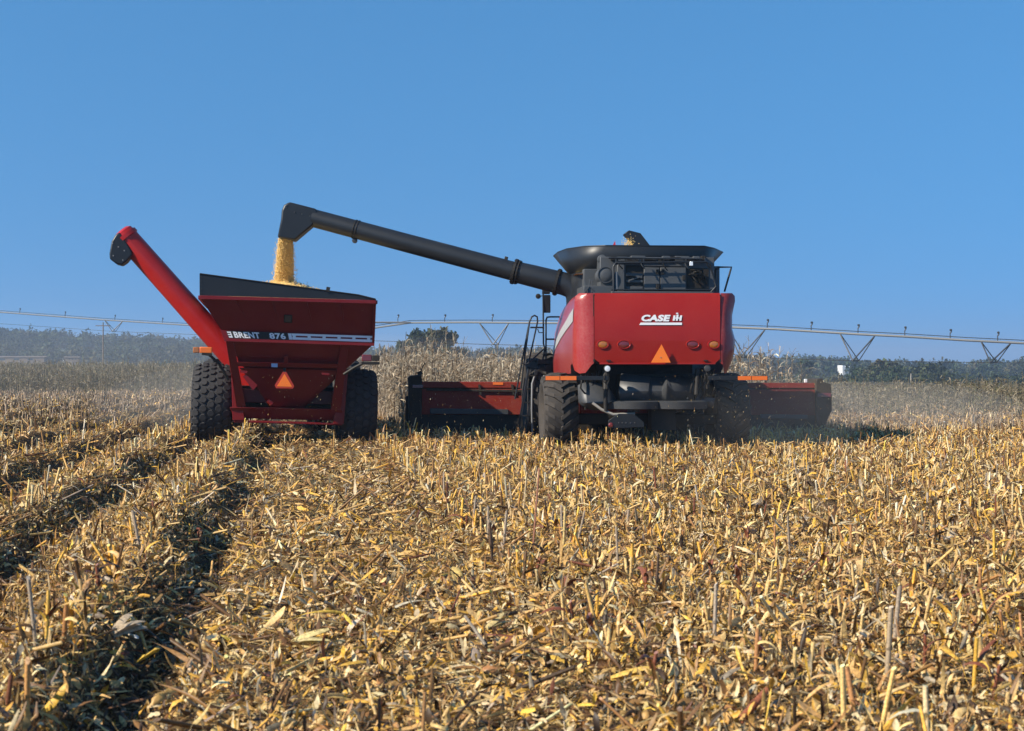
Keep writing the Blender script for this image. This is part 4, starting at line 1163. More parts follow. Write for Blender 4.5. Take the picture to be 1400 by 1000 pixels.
for s, pts_ in ((-1, [(558, 517), (560, 514), (576, 512.5), (577, 520), (577, 560), (574, 598), (562, 598), (558.5, 575)]), (1, [(1115.5, 524), (1117, 518), (1125, 517.5), (1126, 523), (1136, 525), (1137.5, 540), (1137.5, 562), (1131, 575), (1129, 600), (1117, 600)])):
    m = MB(); m.ext([Hh(a, b, -.12) for a, b in pts_], (0, .9, 0)); es = m.build('end_shield', DARK, hd, bevel=.02)
    m = MB()
    q = [(564, 526.5), (578.5, 526.5), (578.5, 530.5), (564, 530.5)] if s < 0 else [(1118, 537.5), (1136, 537.5), (1136, 543), (1118, 543)]
    m.ext([Hh(a, b, -.135) for a, b in q], (0, .012, 0)); m.build('reflector', REDLENS, es)
    # long divider nose reaching forward
    m = MB(); x0 = Hh(567 if s < 0 else 1127, 560).x; z0 = Hh(567, 556).z
    m.add([(x0-.22, HY+.8, z0+.25), (x0+.22, HY+.8, z0+.25), (x0+.22, HY+.8, .15), (x0-.22, HY+.8, .15), (x0, HY+2.9, .12), (x0, HY+2.2, z0-.1)], [(0,1,2,3), (0,5,1), (0,3,4,5), (1,5,4,2), (3,2,4)])
    m.build('divider', DARK, es, bevel=.02)
m = MB(); m.tube([Hh(574, 513, .1), Hh(576, 506, .1), Hh(581, 496, .1)], .012, 6); m.bar(Hh(571, 512, .1), Hh(577, 509, .1), .2, .1); m.build('marker_rod', BLACK, hd)
m = MB(); m.ext([Hh(674, 522.8, -.012), Hh(688, 523, -.012), Hh(688, 526.6, -.012), Hh(674, 526.4, -.012)], (0, .012, 0)); m.build('amber_reflector', ORANGE, hd)
m = MB(); m.bar(Hh(1101.5, 523.5, .1), Hh(1101.5, 518.5, .1), .07, .07, up=(0,1,0)); m.build('white_cap', WHITE, hd, bevel=.01)
m = MB(); m.box((-.8, HY - 1.6, .55), (.8, HY, 1.35)); m.build('feeder_house', RED, combine, bevel=.03)
m = MB()
for k in range(12):
    x0 = Hh(600, 560).x + k * (Hh(1100, 560).x - Hh(600, 560).x) / 11
    m.add([(x0-.2, HY+.5, .75), (x0+.2, HY+.5, .75), (x0+.22, HY+.5, .25), (x0-.22, HY+.5, .25), (x0, HY+2.3, .12)], [(0,1,2,3), (0,4,1), (1,4,2), (2,4,3), (3,4,0)])
m.build('row_snouts', DARK, hd, bevel=.02)

# ------------------------------------------------------------------ grain cart
GF = Frame((-4.67, 29.5, -0.03), yaw=10.0, roll=1.7)
cart = empty('grain_cart', GF.loc, GF.rot)
tag(cart, 'dark red grain cart heaped with corn under the harvester spout', 'grain cart')
G = GF.at
DEP = 4.4
OV = .40   # the rear sheet leans in towards its foot
q_ = lambda px, py, d=0.0: G(px, py, d)
TL, TR = q_(273.3, 405.5, 0), q_(514, 412, 0)
SL, SR = q_(303.5, 452, OV), q_(512, 458.5, OV)         # top of the lettered strip
BL, BR = q_(308, 463, OV), q_(511.5, 469.5, OV)         # foot of the strip
def fwd(p, y=None): return Vector((p.x, (DEP if y is None else y) - p.y, p.z))
m = MB()
def loop(ptl, ptr): return [ptl, ptr, fwd(ptr), fwd(ptl)]
rings = [loop(TL, TR), loop(SL, SR), loop(BL, BR)]
hb = [G(372, 561, 1.6), G(410, 562, 1.6)]
HBz = hb[0].z
rings.append([Vector((hb[0].x, 1.6, HBz)), Vector((hb[1].x, 1.6, HBz)), Vector((hb[1].x, DEP - 1.6, HBz)), Vector((hb[0].x, DEP - 1.6, HBz))])
vs = [p for r_ in rings for p in r_]; fs = []
for i in range(3):
    for k in range(4): fs.append((i*4+k, i*4+(k+1) % 4, (i+1)*4+(k+1) % 4, (i+1)*4+k))
fs.append((12, 13, 14, 15))
m.add(vs, fs); tankc = m.build('tank', CARTRED_SHADED, cart, smooth=0, solid=.02)
# red top rail
m = MB()
for a, b in ((TL, TR), (TR, fwd(TR)), (fwd(TR), fwd(TL)), (fwd(TL), TL)): m.bar(a + Vector((0, 0, -.02)), b + Vector((0, 0, -.02)), .07, .075)
m.build('top_rail', CARTRED_SHADED, tankc, bevel=.006)
# black extension, high on the left, falling to the right
m = MB()
eL = q_(273.3, 374.5, 0); eM = q_(490, 403.5, 0); eR = q_(513.5, 409.3, .0)
top = [eL, eM, eR, fwd(eR), fwd(eM), fwd(eL)]
bot = [TL, Vector((eM.x, 0, TL.z + (TR.z - TL.z) * .9)), TR, fwd(TR), fwd(Vector((eM.x, 0, TR.z))), fwd(TL)]
bot = [p + Vector((0, .012 if i < 3 else -.012, .021)) for i, p in enumerate(bot)]
top = [p + Vector((0, .012 if i < 3 else -.012, 0)) for i, p in enumerate(top)]
m.add(top + bot, [(i, (i+1) % 6, (i+1) % 6 + 6, i + 6) for i in range(6)])
ext_ = m.build('tank_extension', CHAR, cart, smooth=0, solid=.02)
m = MB(); m.tube([eL, eM, eR], .016, 6)
for k in range(5): m.lathe([(-.01, .01), (0, .014)], q_(275, 379 + 5.5 * k, -.005), 'Y', 6)
m.bar(q_(446, 395.5, .0), q_(451, 396.5, .0), .05, .1)
m.build('trim_strip', BLACK, ext_)
# upright rail at the right edge, left edge
for a, b in ((TR + Vector((-.02, -.005, 0)), BR + Vector((-.02, -.005, -.02))), (SL, BL + Vector((0, 0, -.02)))):
    m = MB(); m.bar(a, b, .05, .05, up=(0, 1, 0)); m.build('corner_post', CARTRED_SHADED, tankc)
# shelf and lettered strip
m = MB(); m.ext([SL + Vector((-.03, -.035, .0)), SR + Vector((0, -.035, .0)), BR + Vector((0, -.035, 0)), BL + Vector((-.03, -.035, 0))], (0, .05, 0))
m.bar(BL + Vector((-.02, -.05, -.03)), BR + Vector((0, -.05, -.03)), .06, .06)
band = m.build('sign_band', CARTRED_SHADED, cart, bevel=.004)
def strip_pt(f, g): return (SL.lerp(SR, f)).lerp(BL.lerp(BR, f), g) + Vector((0, -.038, 0))
def sp(px, g):  return strip_pt((px - 305.7) / (511.8 - 305.7), g)
ex = (SR - SL).normalized(); ez = Vector((0, 0, 1)) - ex * ex.z; ez.normalize()
def strip_poly(m, pts, t=.004): m.ext([sp(*p) for p in pts], (0, -t, 0))
m = MB()
strip_poly(m, [(355.5, .06), (511.2, .06), (511.2, .94), (355.5, .94)], .002) if False else None
strip_poly(m, [(393.5, .12), (398, .12), (398, .88), (393.5, .88)])
strip_poly(m, [(398.3, .12), (511.3, .12), (511.3, .38), (398.3, .38)]); strip_poly(m, [(398.3, .58), (511.3, .58), (511.3, .88), (398.3, .88)])
for k in range(6): strip_poly(m, [(399 + k * 20.5, .381), (403.5 + k * 20.5, .381), (403.5 + k * 20.5, .579), (399 + k * 20.5, .579)])
m.build('white_stripe', WHITE, band, smooth=0)
m = MB(); strip_poly(m, [(311, .04), (392.8, .04), (392.8, .96), (311, .96)], .002); m.build('black_backing', BLACK, band, smooth=0)
m = MB()
def cart_text(body, pa, pb, g0, g1, bold, sxs=1.0):
    vs, fs = text_mesh(body, 1.0, bold, 0.0, 1.05, .002)
    x0 = min(v.x for v in vs); x1 = max(v.x for v in vs); y0 = min(v.y for v in vs); y1 = max(v.y for v in vs)
    out = []
    for v in vs:
        f = (v.x - x0) / (x1 - x0); g = (v.y - y0) / (y1 - y0)
        out.append(sp(pa + (pb - pa) * f, g1 + (g0 - g1) * g) + Vector((0, -.0045 - v.z, 0)))
    m.add(out, fs)
cart_text('BRENT', 319.5, 354.5, .12, .88, .035)
m.build('lettering', WHITE, band, smooth=0); m = MB()
cart_text('876', 367.5, 389.5, .12, .88, .035)
m.build('lettering', WHITE, band, smooth=0); m = MB()
for g0, g1 in ((.12, .30), (.42, .58), (.70, .88)): m.ext([sp(*p) + Vector((0, -.0025, 0)) for p in ((311.5, g0), (316.8, g0), (316.8, g1), (311.5, g1))], (0, -.003, 0))
m.ext([sp(*p) + Vector((0, -.0028, 0)) for p in ((315.2, .13), (316.6, .13), (316.6, .87), (315.2, .87))], (0, -.003, 0))
m.build('emblem', WHITE, band, smooth=0)
# sight window
m = MB(); m.ext([q_(388, 430.5, .19), q_(399.5, 431, .19), q_(399.5, 442, .29), q_(388, 441.5, .29)], (0, -.03, 0)); wf = m.build('sight_window', BLACK, cart, bevel=.01)
m = MB(); m.ext([q_(389.8, 432.3, .165), q_(397.8, 432.6, .165), q_(397.8, 440.2, .24), q_(389.8, 439.9, .24)], (0, -.004, 0)); m.build('pane', GLASS, wf)
# rear frame: two posts, cross beam, back sheet, axle beam
m = MB()
PB_ = 1.15     # the posts run forward to the axle frame as they go down
m.ext([q_(308.5, 466, OV), q_(319, 466.5, OV), q_(336, 556, PB_), q_(323, 556, PB_)], (0, .12, 0))
m.ext([q_(466, 470, OV), q_(477, 470.5, OV), q_(466, 560, PB_), q_(452, 560, PB_)], (0, .12, 0))
m.ext([q_(324, 495, .62), q_(465, 498, .62), q_(464, 504, .70), q_(325, 501, .70)], (0, .10, 0))
m.ext([q_(388, 487, .55), q_(394, 487, .55), q_(394, 497, .62), q_(388, 497, .62)], (0, .06, 0))
fr = m.build('rear_frame', CARTRED_SHADED, cart, bevel=.008)
m = MB()   # stiffening ribs and bolt rows on the rear sheet
for f in (.2, .4, .6, .8):
    a = TL.lerp(TR, f) + Vector((0, 0, -.06)); b = SL.lerp(SR, f) + Vector((0, 0, .03)); m = MB(); m.bar(a, b, .03, .014); m.build('rib', CARTRED_SHADED, tankc)

m = MB(); m.ext([q_(320, 466, .46), q_(466, 471, .46), q_(463, 499, .76), q_(326, 496, .76)], (0, .03, 0)); m.build('back_sheet', CARTRED_SHADED, cart)
m = MB()
m.ext([q_(327, 503, .76), q_(464, 507, .76), q_(412, 556, 1.35), q_(374, 555, 1.35)], (0, .03, 0)); m.build('hopper_face', CARTRED_SHADED, cart)
m = MB()
m.ext([q_(314, 557, 1.14), q_(468, 560, 1.14), q_(470, 576, 1.34), q_(320, 572, 1.34)], (0, .35, 0))
m.bar(q_(320, 576, 1.30), q_(468, 580, 1.30), .14, .05)
m.bar(q_(300, 540, 1.9), q_(488, 545, 1.9), .3, .3)
m.ext([q_(316, 500, 1.2), q_(322, 500, 1.2), q_(335, 575, 1.2), q_(318, 575, 1.2)], (0, 1.6, 0)); m.ext([q_(470, 505, 1.2), q_(476, 505, 1.2), q_(470, 580, 1.2), q_(455, 580, 1.2)], (0, 1.6, 0))
m.build('axle_frame', CARTRED_SHADED, cart, bevel=.01)
m = MB(); m.ext([q_(330, 528, 2.0), q_(458, 530, 2.0), q_(456, 574, 2.0), q_(334, 572, 2.0)], (0, 1.2, 0)); m.build('undercarriage', DARK, cart)
m = MB(); m.ext([q_(332, 515, .2), q_(346, 534, .2), q_(352, 527, .2), q_(336, 512, .2)], (0, .03, 0)); m.tube([q_(366, 548, .6), q_(372, 553, .6)], .05, 10); m.bar(q_(328, 508, .2), q_(338, 509, .2), .06, .05); m.bar(q_(440, 511, .2), q_(450, 512, .2), .06, .04)
m.build('gusset', CARTRED_SHADED, cart)
m = MB(); m.ext([q_(371, 497, .60), q_(379.5, 497.3, .60), q_(379.5, 502.5, .60), q_(371, 502.2, .60)], (0, .004, 0)); m.build('sticker', BLUESTICK, cart)
m = MB(); m.ext([q_(375.5, 527, .56), q_(377.5, 531, .56), q_(400.5, 531.5, .56), q_(402.2, 528, .56), q_(391.5, 509, .56), q_(386.5, 508.8, .56)], (0, .006, 0)); e_ = m.build('warning_triangle', SMVRED, cart)
m = MB(); m.ext([q_(378.5, 528.5, .556), q_(399.5, 529, .556), q_(389, 511.2, .556)], (0, .004, 0)); m.build('orange_panel', SMV, e_)
m = MB(); m.bar(q_(389, 504, .66), q_(389, 514, .58), .05, .04, up=(0, 1, 0)); m.build('bracket', BLACK, e_)
# lamps on arms
for s in (-1, 1):
    m = MB()
    if s < 0:
        m.bar(q_(276, 484, .2), q_(290, 485.5, .2), .1, .05); m.tube([q_(286, 485, .25), q_(300, 498, .3), q_(312, 520, .4)], .03, 8)
    else:
        m.bar(q_(494, 497, .2), q_(519, 497, .2), .1, .06); m.tube([q_(498, 496, .25), q_(484, 503, .3), q_(470, 512, .4)], .03, 8)
    lb = m.build('lamp_arm', BLACK, cart)
    m = MB()
    if s < 0: m.bar(q_(273, 478.8, .2), q_(290, 479.2, .2), .1, .13)
    else: m.bar(q_(494.5, 489.5, .2), q_(508, 489.8, .2), .1, .14)
    m.build('lamp', ORANGE if s < 0 else REDLENS, lb, bevel=.015)
    m = MB()
    if s < 0: m.bar(q_(264, 478.8, .2), q_(272.5, 478.8, .2), .1, .12)
    else: m.bar(q_(508.4, 489.8, .2), q_(519, 490, .2), .1, .12)
    m.build('amber_lamp', AMBER if s < 0 else DARK, lb, bevel=.015)
# wheels
for px in (289.5, 488.5):
    c0 = G(px, 552, 1.9); make_wheel(cart, (c0.x, 2.2, .83 if px < 300 else .80), .86, .86, .42, 'blocks', CARTRUBBER, RIM)
# unloading auger of the cart
AY = 3.3
a0_, a1_ = G(303, 471, AY), G(172.5, 324, AY)
ad = (a1_ - a0_).normalized()
m = MB(); m.tube([a0_ - ad * 1.3, a0_, a0_.lerp(a1_, .5), a1_], [.28, .275, .262, .255], 28); ca = m.build('discharge_auger', AUGRED_SUNLIT, cart, smooth=50)
m = MB(); m.tube([a1_, a1_ + ad * .04], .285, 28); m.tube([a1_ - ad * .05, a1_ + ad * .002], .284, 28); m.build('flange', AUGRED_SUNLIT, ca, smooth=40); m = MB(); b0 = a0_.lerp(a1_, .30); m.tube([b0, b0 + ad * .03], .262, 28); m.build('flange', AUGRED_SUNLIT, ca, smooth=40)
m = MB(); nrm = Vector((-ad.z, 0, ad.x)); 
if nrm.z < 0: nrm = -nrm
m.bar(a0_ + nrm * .0 + Vector((0, -.25, 0)), a1_ + Vector((0, -.25, 0)), .03, .05); m.build('weld_rib', AUGRED_SUNLIT, ca)
m = MB(); m.tube([a1_ + ad * .04, a1_ + ad * .12, a1_ + ad * .17], [.25, .24, .17], 24); m.build('end_cap', AUGRED_SUNLIT, ca, smooth=40)
m = MB()
P_ = [(163.5, 317.5), (177, 338), (180.5, 345), (180, 349), (172.5, 358), (166, 362.5), (158, 360.5), (150, 354.5), (149.5, 347), (152.5, 330), (158, 321)]
m.ext([G(a, b, AY - .26) for a, b in P_], (0, .52, 0)); hs_ = m.build('discharge_hood', CHAR, ca, bevel=.03)
m = MB()
for a, b in ((154, 333), (162, 338), (170, 343), (155, 350), (168, 356)): m.lathe([(-.01, .012), (0, .018)], G(a, b, AY - .262), 'Y', 8)
m.build('bolt', GALV, hs_)
# tongue
m = MB(); m.bar((0, DEP - 1.2, .75), (0, DEP + 1.5, .62), .25, .22); m.build('tongue', CARTRED_SHADED, cart, bevel=.01)

# ------------------------------------------------------------------ the corn: heap in the cart and falling stream
hc = G(388, 386.3, 2.15)
Mg = Matrix.Translation(GF.loc) @ GF.M.to_4x4()
m = MB(); rows = []
for i in range(41):
    rw = []
    for j in range(41):
        lx = TL.x + .1 + (TR.x - TL.x - .2) * j / 40; ly = .1 + (DEP - .2) * i / 40
        d = math.hypot(lx - hc.x, (ly - 2.15) * .9)
        z = hc.z + .03 - .27 * d + (.06 * math.exp(-(d / .3) ** 2)) + random.gauss(0, .012)
        rw.append(Mg @ Vector((lx, ly, max(z, TR.z - .25))))
    rows.append(rw)
m.grid(rows); o = m.build('corn_heap', CORN, smooth=60); tag(o, 'golden corn heaped inside the dark red cart below the pouring stream', 'corn heap')
# kernels on the heap and in the stream as one mass
sa = CF.loc + CF.M @ C(391, 326, yy); sb = Mg @ Vector((hc.x, 2.15, hc.z))
n = 9500
f = rng.uniform(0, 1, n) ** 0.85
w0 = .16 + .06 * f
ang = rng.uniform(0, 6.283, n); rad = w0 * np.sqrt(rng.uniform(0, 1, n)) * np.where(rng.uniform(0, 1, n) < .12, rng.uniform(1, 1.55, n), 1.0)
A_ = np.array(sa); B_ = np.array(sb)
P0 = A_[None] + (B_ - A_)[None] * f[:, None]
P0[:, 0] += -0.06 * np.sin(f * np.pi) * 0 + rad * np.cos(ang); P0[:, 1] += rad * np.sin(ang)
k2 = 1500
hx = rng.normal(0, .55, k2); hy_ = rng.normal(0, .6, k2); dd = np.hypot(hx, hy_ * .9)
HP = np.array([Mg @ Vector((hc.x + a, 2.15 + b, hc.z + .04 - .27 * c + .06 * math.exp(-(c / .3) ** 2) + abs(random.gauss(0, .03)))) for a, b, c in zip(hx, hy_, dd)])
P0 = np.concatenate([P0, HP])
def kernels(P0, s):
    n = len(P0)
    oc = np.array([[1,0,0],[-1,0,0],[0,1,0],[0,-1,0],[0,0,1],[0,0,-1]], float)
    sc = rng.uniform(.75, 1.25, (n, 1, 3)) * s
    V = (P0[:, None] + oc[None] * sc).reshape(-1, 3)
    # quads: pair up octahedron triangles as degenerate-free kites
    F = np.array([[0,2,4,2],[0,0,0,0]])
    tri = np.array([[0,2,4],[2,1,4],[1,3,4],[3,0,4],[2,0,5],[1,2,5],[3,1,5],[0,3,5]])
    return V, (np.arange(n)[:, None, None] * 6 + tri[None]).reshape(-1, 3), n
V, T3, nn = kernels(P0, .012)
me = bpy.data.meshes.new('falling_corn')
me.vertices.add(len(V)); me.vertices.foreach_set('co', V.astype(np.float32).ravel())
me.loops.add(T3.size); me.loops.foreach_set('vertex_index', T3.astype(np.int32).ravel())
me.polygons.add(len(T3)); me.polygons.foreach_set('loop_start', np.arange(0, T3.size, 3, dtype=np.int32))
me.materials.append(CORN); me.update(calc_edges=True)
o = bpy.data.objects.new('falling_corn', me); COL.objects.link(o)
tag(o, 'stream of golden corn kernels pouring from the spout into the cart', 'falling corn', kind='stuff')

# ------------------------------------------------------------------ tractor that pulls the cart, mostly hidden by it
tl = Mg @ Vector((0, DEP + 2.6, 0))
tractor = empty('farm_tractor', (tl.x, tl.y, 0), (0, 0, R(10)))
tag(tractor, 'red farm tractor hidden behind the grain cart it pulls', 'tractor')
m = MB(); m.box((-.55, -.6, .75), (.55, 1.2, 1.5)); m.box((-.42, 1.2, .8), (.42, 4.2, 1.35)); m.build('body', CHAR, tractor, bevel=.03)
m = MB(); m.ext([(-.45, 1.25, 1.36), (-.45, 4.3, 1.36), (-.45, 4.35, 1.7), (-.45, 4.0, 1.95), (-.45, 1.25, 2.1)], (.9, 0, 0)); m.build('hood', RED, tractor, bevel=.05)
m = MB(); m.box((-.8, -.5, 1.5), (.8, 1.2, 1.75)); m.box((-.85, -.6, 2.85), (.85, 1.25, 3.0))
for sx in (-.76, .76):
    for y in (-.45, 1.15): m.bar((sx, y, 1.75), (sx * .96, y, 2.85), .07, .07)
cb = m.build('cab', RED, tractor, bevel=.03)
m = MB(); m.box((-.73, -.42, 1.75), (.73, 1.12, 2.85)); m.build('cab_glass', GLASS, cb)
for sx in (-1, 1):
    make_wheel(tractor, (sx * 1.0, 0, .98), .5, 1.0, .55, 'bars', CARTRUBBER, RIM)
    make_wheel(tractor, (sx * 1.72, 0, .90), .5, .92, .5, 'bars', CARTRUBBER, RIM)
    make_wheel(tractor, (sx * .95, 3.3, .72), .42, .74, .4, 'bars', CARTRUBBER, RIM)
    m = MB(); pts = [( .2 + .0, 1.12 * math.cos(a), .98 + 1.12 * math.sin(a)) for a in [R(20 + 14 * k) for k in range(11)]]
    m.grid([[(sx * .72, y, z) for _, y, z in pts], [(sx * 1.25, y, z) for _, y, z in pts]]); m.build('fender', RED, tractor, solid=.03)
m = MB(); m.tube([(1.0, -.3, 2.9), (1.0, -.3, 3.35)], .008, 6); m.bar((0, -1.3, .62), (0, -.4, .7), .2, .1); m.build('drawbar', BLACK, tractor)

# ------------------------------------------------------------------ chaff in the air behind the harvester
n = 900
px = np.concatenate([rng.normal(1010, 70, 650), rng.uniform(560, 900, 250)]); py = np.concatenate([rng.normal(555, 26, 650), rng.uniform(535, 605, 250)])
D = rng.uniform(26.5, 31, n); D[650:] = rng.uniform(28.5, 33.5, 250)
X = (px - 700) / FPX * D; Z = np.maximum(CAMZ - (py - HOR) / FPX * D, .12 + rng.uniform(0, .2, n))
cf = np.stack([X, D, Z], 1)
n2 = 110; c2 = np.stack([rng.uniform(-5.2, -3.2, n2), rng.uniform(28.4, 29.2, n2), rng.uniform(.2, 1.5, n2)], 1)
cf = np.concatenate([cf, c2]); n = len(cf)
o = np_mesh('flying_chaff', [arc_strips(cf, rng.uniform(0, 6.28, n), rng.uniform(-1.5, 1.5, n), rng.normal(0, .8, n), rng.uniform(.012, .05, n), rng.uniform(.003, .009, n), straw_cols(n, [3, 3, 3, 1, 1, 0, 0, 0, 1, 2]), 2, 1)], STRAW)
tag(o, 'straw bits and chaff flying in the air behind the harvester', 'chaff', kind='stuff')

# ------------------------------------------------------------------ centre pivot irrigation line
def W(px, py, D): return Vector(((px - 700) / FPX * D, D, CAMZ - (py - HOR) / FPX * D))
pivot = empty('irrigation_pivot', (W(410, 450, 92).x, 92, 0))
tag(pivot, 'long galvanised irrigation pipe on V shaped trusses crossing behind the machines', 'irrigation pivot')
PO = pivot.location.copy()
def PB(): return MB()
path = [(-330, 412, 132), (-120, 418, 126), (0, 427, 121), (140, 437.5, 114), (260, 445, 108), (340, 451, 102), (412, 458, 95), (470, 454.5, 89), (512, 448.5, 86), (560, 441.5, 82.5), (640, 441, 78), (760, 442, 74), (900, 444.5, 70.5), (1005, 448, 68), (1060, 450.2, 67), (1170, 457, 65), (1240, 460.5, 64), (1320, 465.5, 63), (1400, 469.5, 62), (1600, 482, 60), (1800, 497, 58)]
wp = [W(*p) - PO for p in path]
def pipe_at(px):
    for (a, b), (wa, wb) in zip(zip(path, path[1:]), zip(wp, wp[1:])):
        if a[0] <= px <= b[0]:
            f = (px - a[0]) / (b[0] - a[0]); D = a[2] + (b[2] - a[2]) * f; py = a[1] + (b[1] - a[1]) * f
            return W(px, py, D) - PO, D, py
m = PB(); m.tube(wp, .055, 10); m.build('pipe', GALV, pivot, smooth=50)
m = PB(); m.tube([W(*p) - PO for p in ((430, 439.5, 82), (512, 441, 82), (562, 441.2, 82))], .05, 8); m.build('overhang_pipe', GALV, pivot, smooth=50)
m = PB(); m.tube([p + Vector((0, .12, .13)) for p in wp], .018, 6); m.build('power_cable', BLACK, pivot, smooth=50)
Vs = [(143, 168, 153.5, 453.5), (655, 696, 674, 471.5), (994, 1047, 1012, 489), (1148, 1197, 1166, 493.5), (1341, 1383, 1354, 496)]
apex = []
for a, b, c, yv in Vs:
    pa, Da, _ = pipe_at(a); pb, Db, _ = pipe_at(b); D = (Da + Db) / 2
    v1 = W(c, yv, D - .6) - PO; v2 = W(c + 9 * (60 / D), yv, D + .9) - PO
    m = PB(); m.tube([pa, v1], .032, 6); m.tube([pb, v1], .032, 6); m.tube([pa, v2], .022, 6); m.tube([pb, v2], .022, 6); m.tube([v1, v2], .028, 6)
    m.build('truss_strut', GREYMET, pivot, smooth=50); apex.append(((v1 + v2) / 2))
m = PB()
tow = W(412, 463, 95) - PO
tw2 = W(-330, 420, 132) - PO
for s in (-.3, .3):
    o_ = Vector((0, s, 0))
    m.tube([tow + o_, apex[1] + o_], .011, 5); m.tube([apex[1] + o_, W(850, 475, 72) - PO + o_, apex[2] + o_], .011, 5)
    m.tube([apex[2] + o_, apex[3] + o_, apex[4] + o_, W(1600, 498, 60) - PO + o_], .011, 5)
    m.tube([tow + o_, apex[0] + o_, tw2 + o_], .011, 5)
m.build('truss_rod', GREYMET, pivot, smooth=50)
for k, px in enumerate((27, 89, 157, 222, 478, 544, 608, 673, 1049, 1109, 1173, 1237, 1299, 1364)):
    p, D, py = pipe_at(px) if px > 560 or px < 500 else (W(px, 441, 82) - PO, 82, 441)
    m = PB(); m.tube([p, p + Vector((0, 0, .30))], .022, 6); m.tube([p + Vector((0, 0, .26)), p + Vector((.05, 0, .34)), p + Vector((.05, 0, .40))], .03, 6)
    m.lathe([(.36, .02), (.38, .055), (.44, .06), (.46, .02)], p + Vector((.03, 0, 0)), 'Z', 8)
    m.build('sprinkler', GREYMET, pivot, smooth=50)
m = PB()   # drive tower, hidden behind the cart
tp = W(412, 459, 95) - PO; gz = -PO.z
for s in (-1, 1): m.tube([tp, Vector((tp.x + s * .3, tp.y + s * 1.9, gz + .5))], .06, 8); 
m.tube([Vector((tp.x - .3, tp.y - 1.9, gz + .5)), Vector((tp.x + .3, tp.y + 1.9, gz + .5))], .06, 8)
for s in (-1, 1): m.lathe([(-.14, .3), (-.14, .55), (.14, .55), (.14, .3)], Vector((tp.x + s * .3, tp.y + s * 1.9, gz + .55)), 'X', 20, closed=True)
m.build('drive_tower', GALV, pivot, smooth=40)

# ------------------------------------------------------------------ utility poles
for px, D, ytop, lab, mat_, bars in ((141, 210, 441, 'dark utility pole far off on the left before the wooded ridge', WOOD, 1), (1245.5, 200, 511, 'pale short pole standing in the weeds right of the harvester', RIM, 0), (519, 190, 470, 'thin dark pole standing just right of the cart', WOOD, 0)):
    p = W(px, ytop, D); gz = float(ground_h(p.x, D)); b_ = empty('utility_pole', (p.x, D, gz)); p.z -= gz; tag(b_, lab, 'pole')
    m = MB(); m.tube([(0, 0, -.3), (0, 0, p.z)], [.12, .08], 8); m.build('pole', mat_, b_, smooth=50)
    if bars:
        m = MB(); m.bar((-1.1, 0, p.z - .5), (1.1, 0, p.z - .5), .12, .12); m.build('crossarm', mat_, b_)

# ------------------------------------------------------------------ wooded ridge
RID = [(-900, 440), (-400, 446), (0, 452), (60, 454), (100, 459), (200, 461), (260, 466), (400, 476), (540, 482), (620, 481), (700, 481), (800, 486), (1000, 489), (1060, 489), (1110, 490), (1160, 494), (1220, 500), (1300, 506), (1380, 508), (1500, 508), (2300, 500)]
def ridge_y(px):
    for a, b in zip(RID, RID[1:]):
        if a[0] <= px <= b[0]: return a[1] + (b[1] - a[1]) * (px - a[0]) / (b[0] - a[0])
    return RID[0][1] if px < RID[0][0] else RID[-1][1]
DT, DB = 900.0, 560.0
def hill_z(x, y):
    px = 700 + x / max(y, 1) * FPX
    top = CAMZ - (ridge_y(px) - HOR) / FPX * DT - 9.0
    g0 = float(ground_h(x, y)); top = max(top, g0 + .3)
    f = min(1, max(0, (y - DB) / (DT - DB))); f = f * f * (3 - 2 * f)
    back = 1 - .25 * min(1, max(0, (y - DT) / 300))
    return g0 + (top * back - g0) * f
m = MB(); rows = []
for i in range(13):
    y = DB - 5 + i * 55
    rows.append([Vector((-1.05 * y + 2.1 * y * j / 80, y, hill_z(-1.05 * y + 2.1 * y * j / 80, y) + (.05 if i else -.5))) for j in range(81)])
hm, nt, b = new_mat("woodland_floor")
tc = nd(nt, 'ShaderNodeTexCoord'); nz = nd(nt, 'ShaderNodeTexNoise'); nz.inputs['Scale'].default_value = .05; nz.inputs['Detail'].default_value = 8
nt.links.new(tc.outputs['Object'], nz.inputs['Vector']); cr = nd(nt, 'ShaderNodeValToRGB'); cr.color_ramp.elements[0].color = (.03, .045, .02, 1); cr.color_ramp.elements[1].color = (.09, .10, .045, 1)
nt.links.new(nz.outputs['Fac'], cr.inputs[0]); nt.links.new(cr.outputs[0], b.inputs['Base Color']); b.inputs['Roughness'].default_value = .95
m.grid(rows); o = m.build('hill', hm, smooth=60); tag(o, kind='structure')

LEAFC = np.array([[.046, .066, .024], [.036, .050, .019], [.060, .070, .026], [.030, .039, .017], [.072, .066, .028]])
def crown_chunk(cs, rs, hs, per, size):
    """leaf clumps spread through many crowns at once"""
    n = len(cs)
    idx = np.repeat(np.arange(n), per)
    N = len(idx)
    # several lobes per crown
    lob = rng.normal(0, 1, (n, 6, 3)); lob /= np.linalg.norm(lob, axis=2, keepdims=True); lob *= rng.uniform(.25, .75, (n, 6, 1))
    li = rng.integers(0, 6, N)
    d = rng.normal(0, 1, (N, 3)); d /= np.linalg.norm(d, axis=1, keepdims=True); d *= rng.uniform(.25, .50, (N, 1))
    q = lob[idx, li] + d
    p = cs[idx] + q * np.stack([rs[idx], rs[idx], hs[idx]], 1)
    tint = LEAFC[rng.integers(0, 5, n)][idx] * rng.uniform(.7, 1.35, (N, 1)) * rng.uniform(.8, 1.2, (n, 6))[idx, li][:, None]
    s = size * rng.uniform(.6, 1.3, N)
    return arc_strips(p, rng.uniform(0, 6.28, N), rng.uniform(-1.2, 1.2, N), rng.normal(0, .8, N), s, s * rng.uniform(.5, .9, N), tint, 1, 1, roll=rng.uniform(-1.4, 1.4, N), taper='bar')

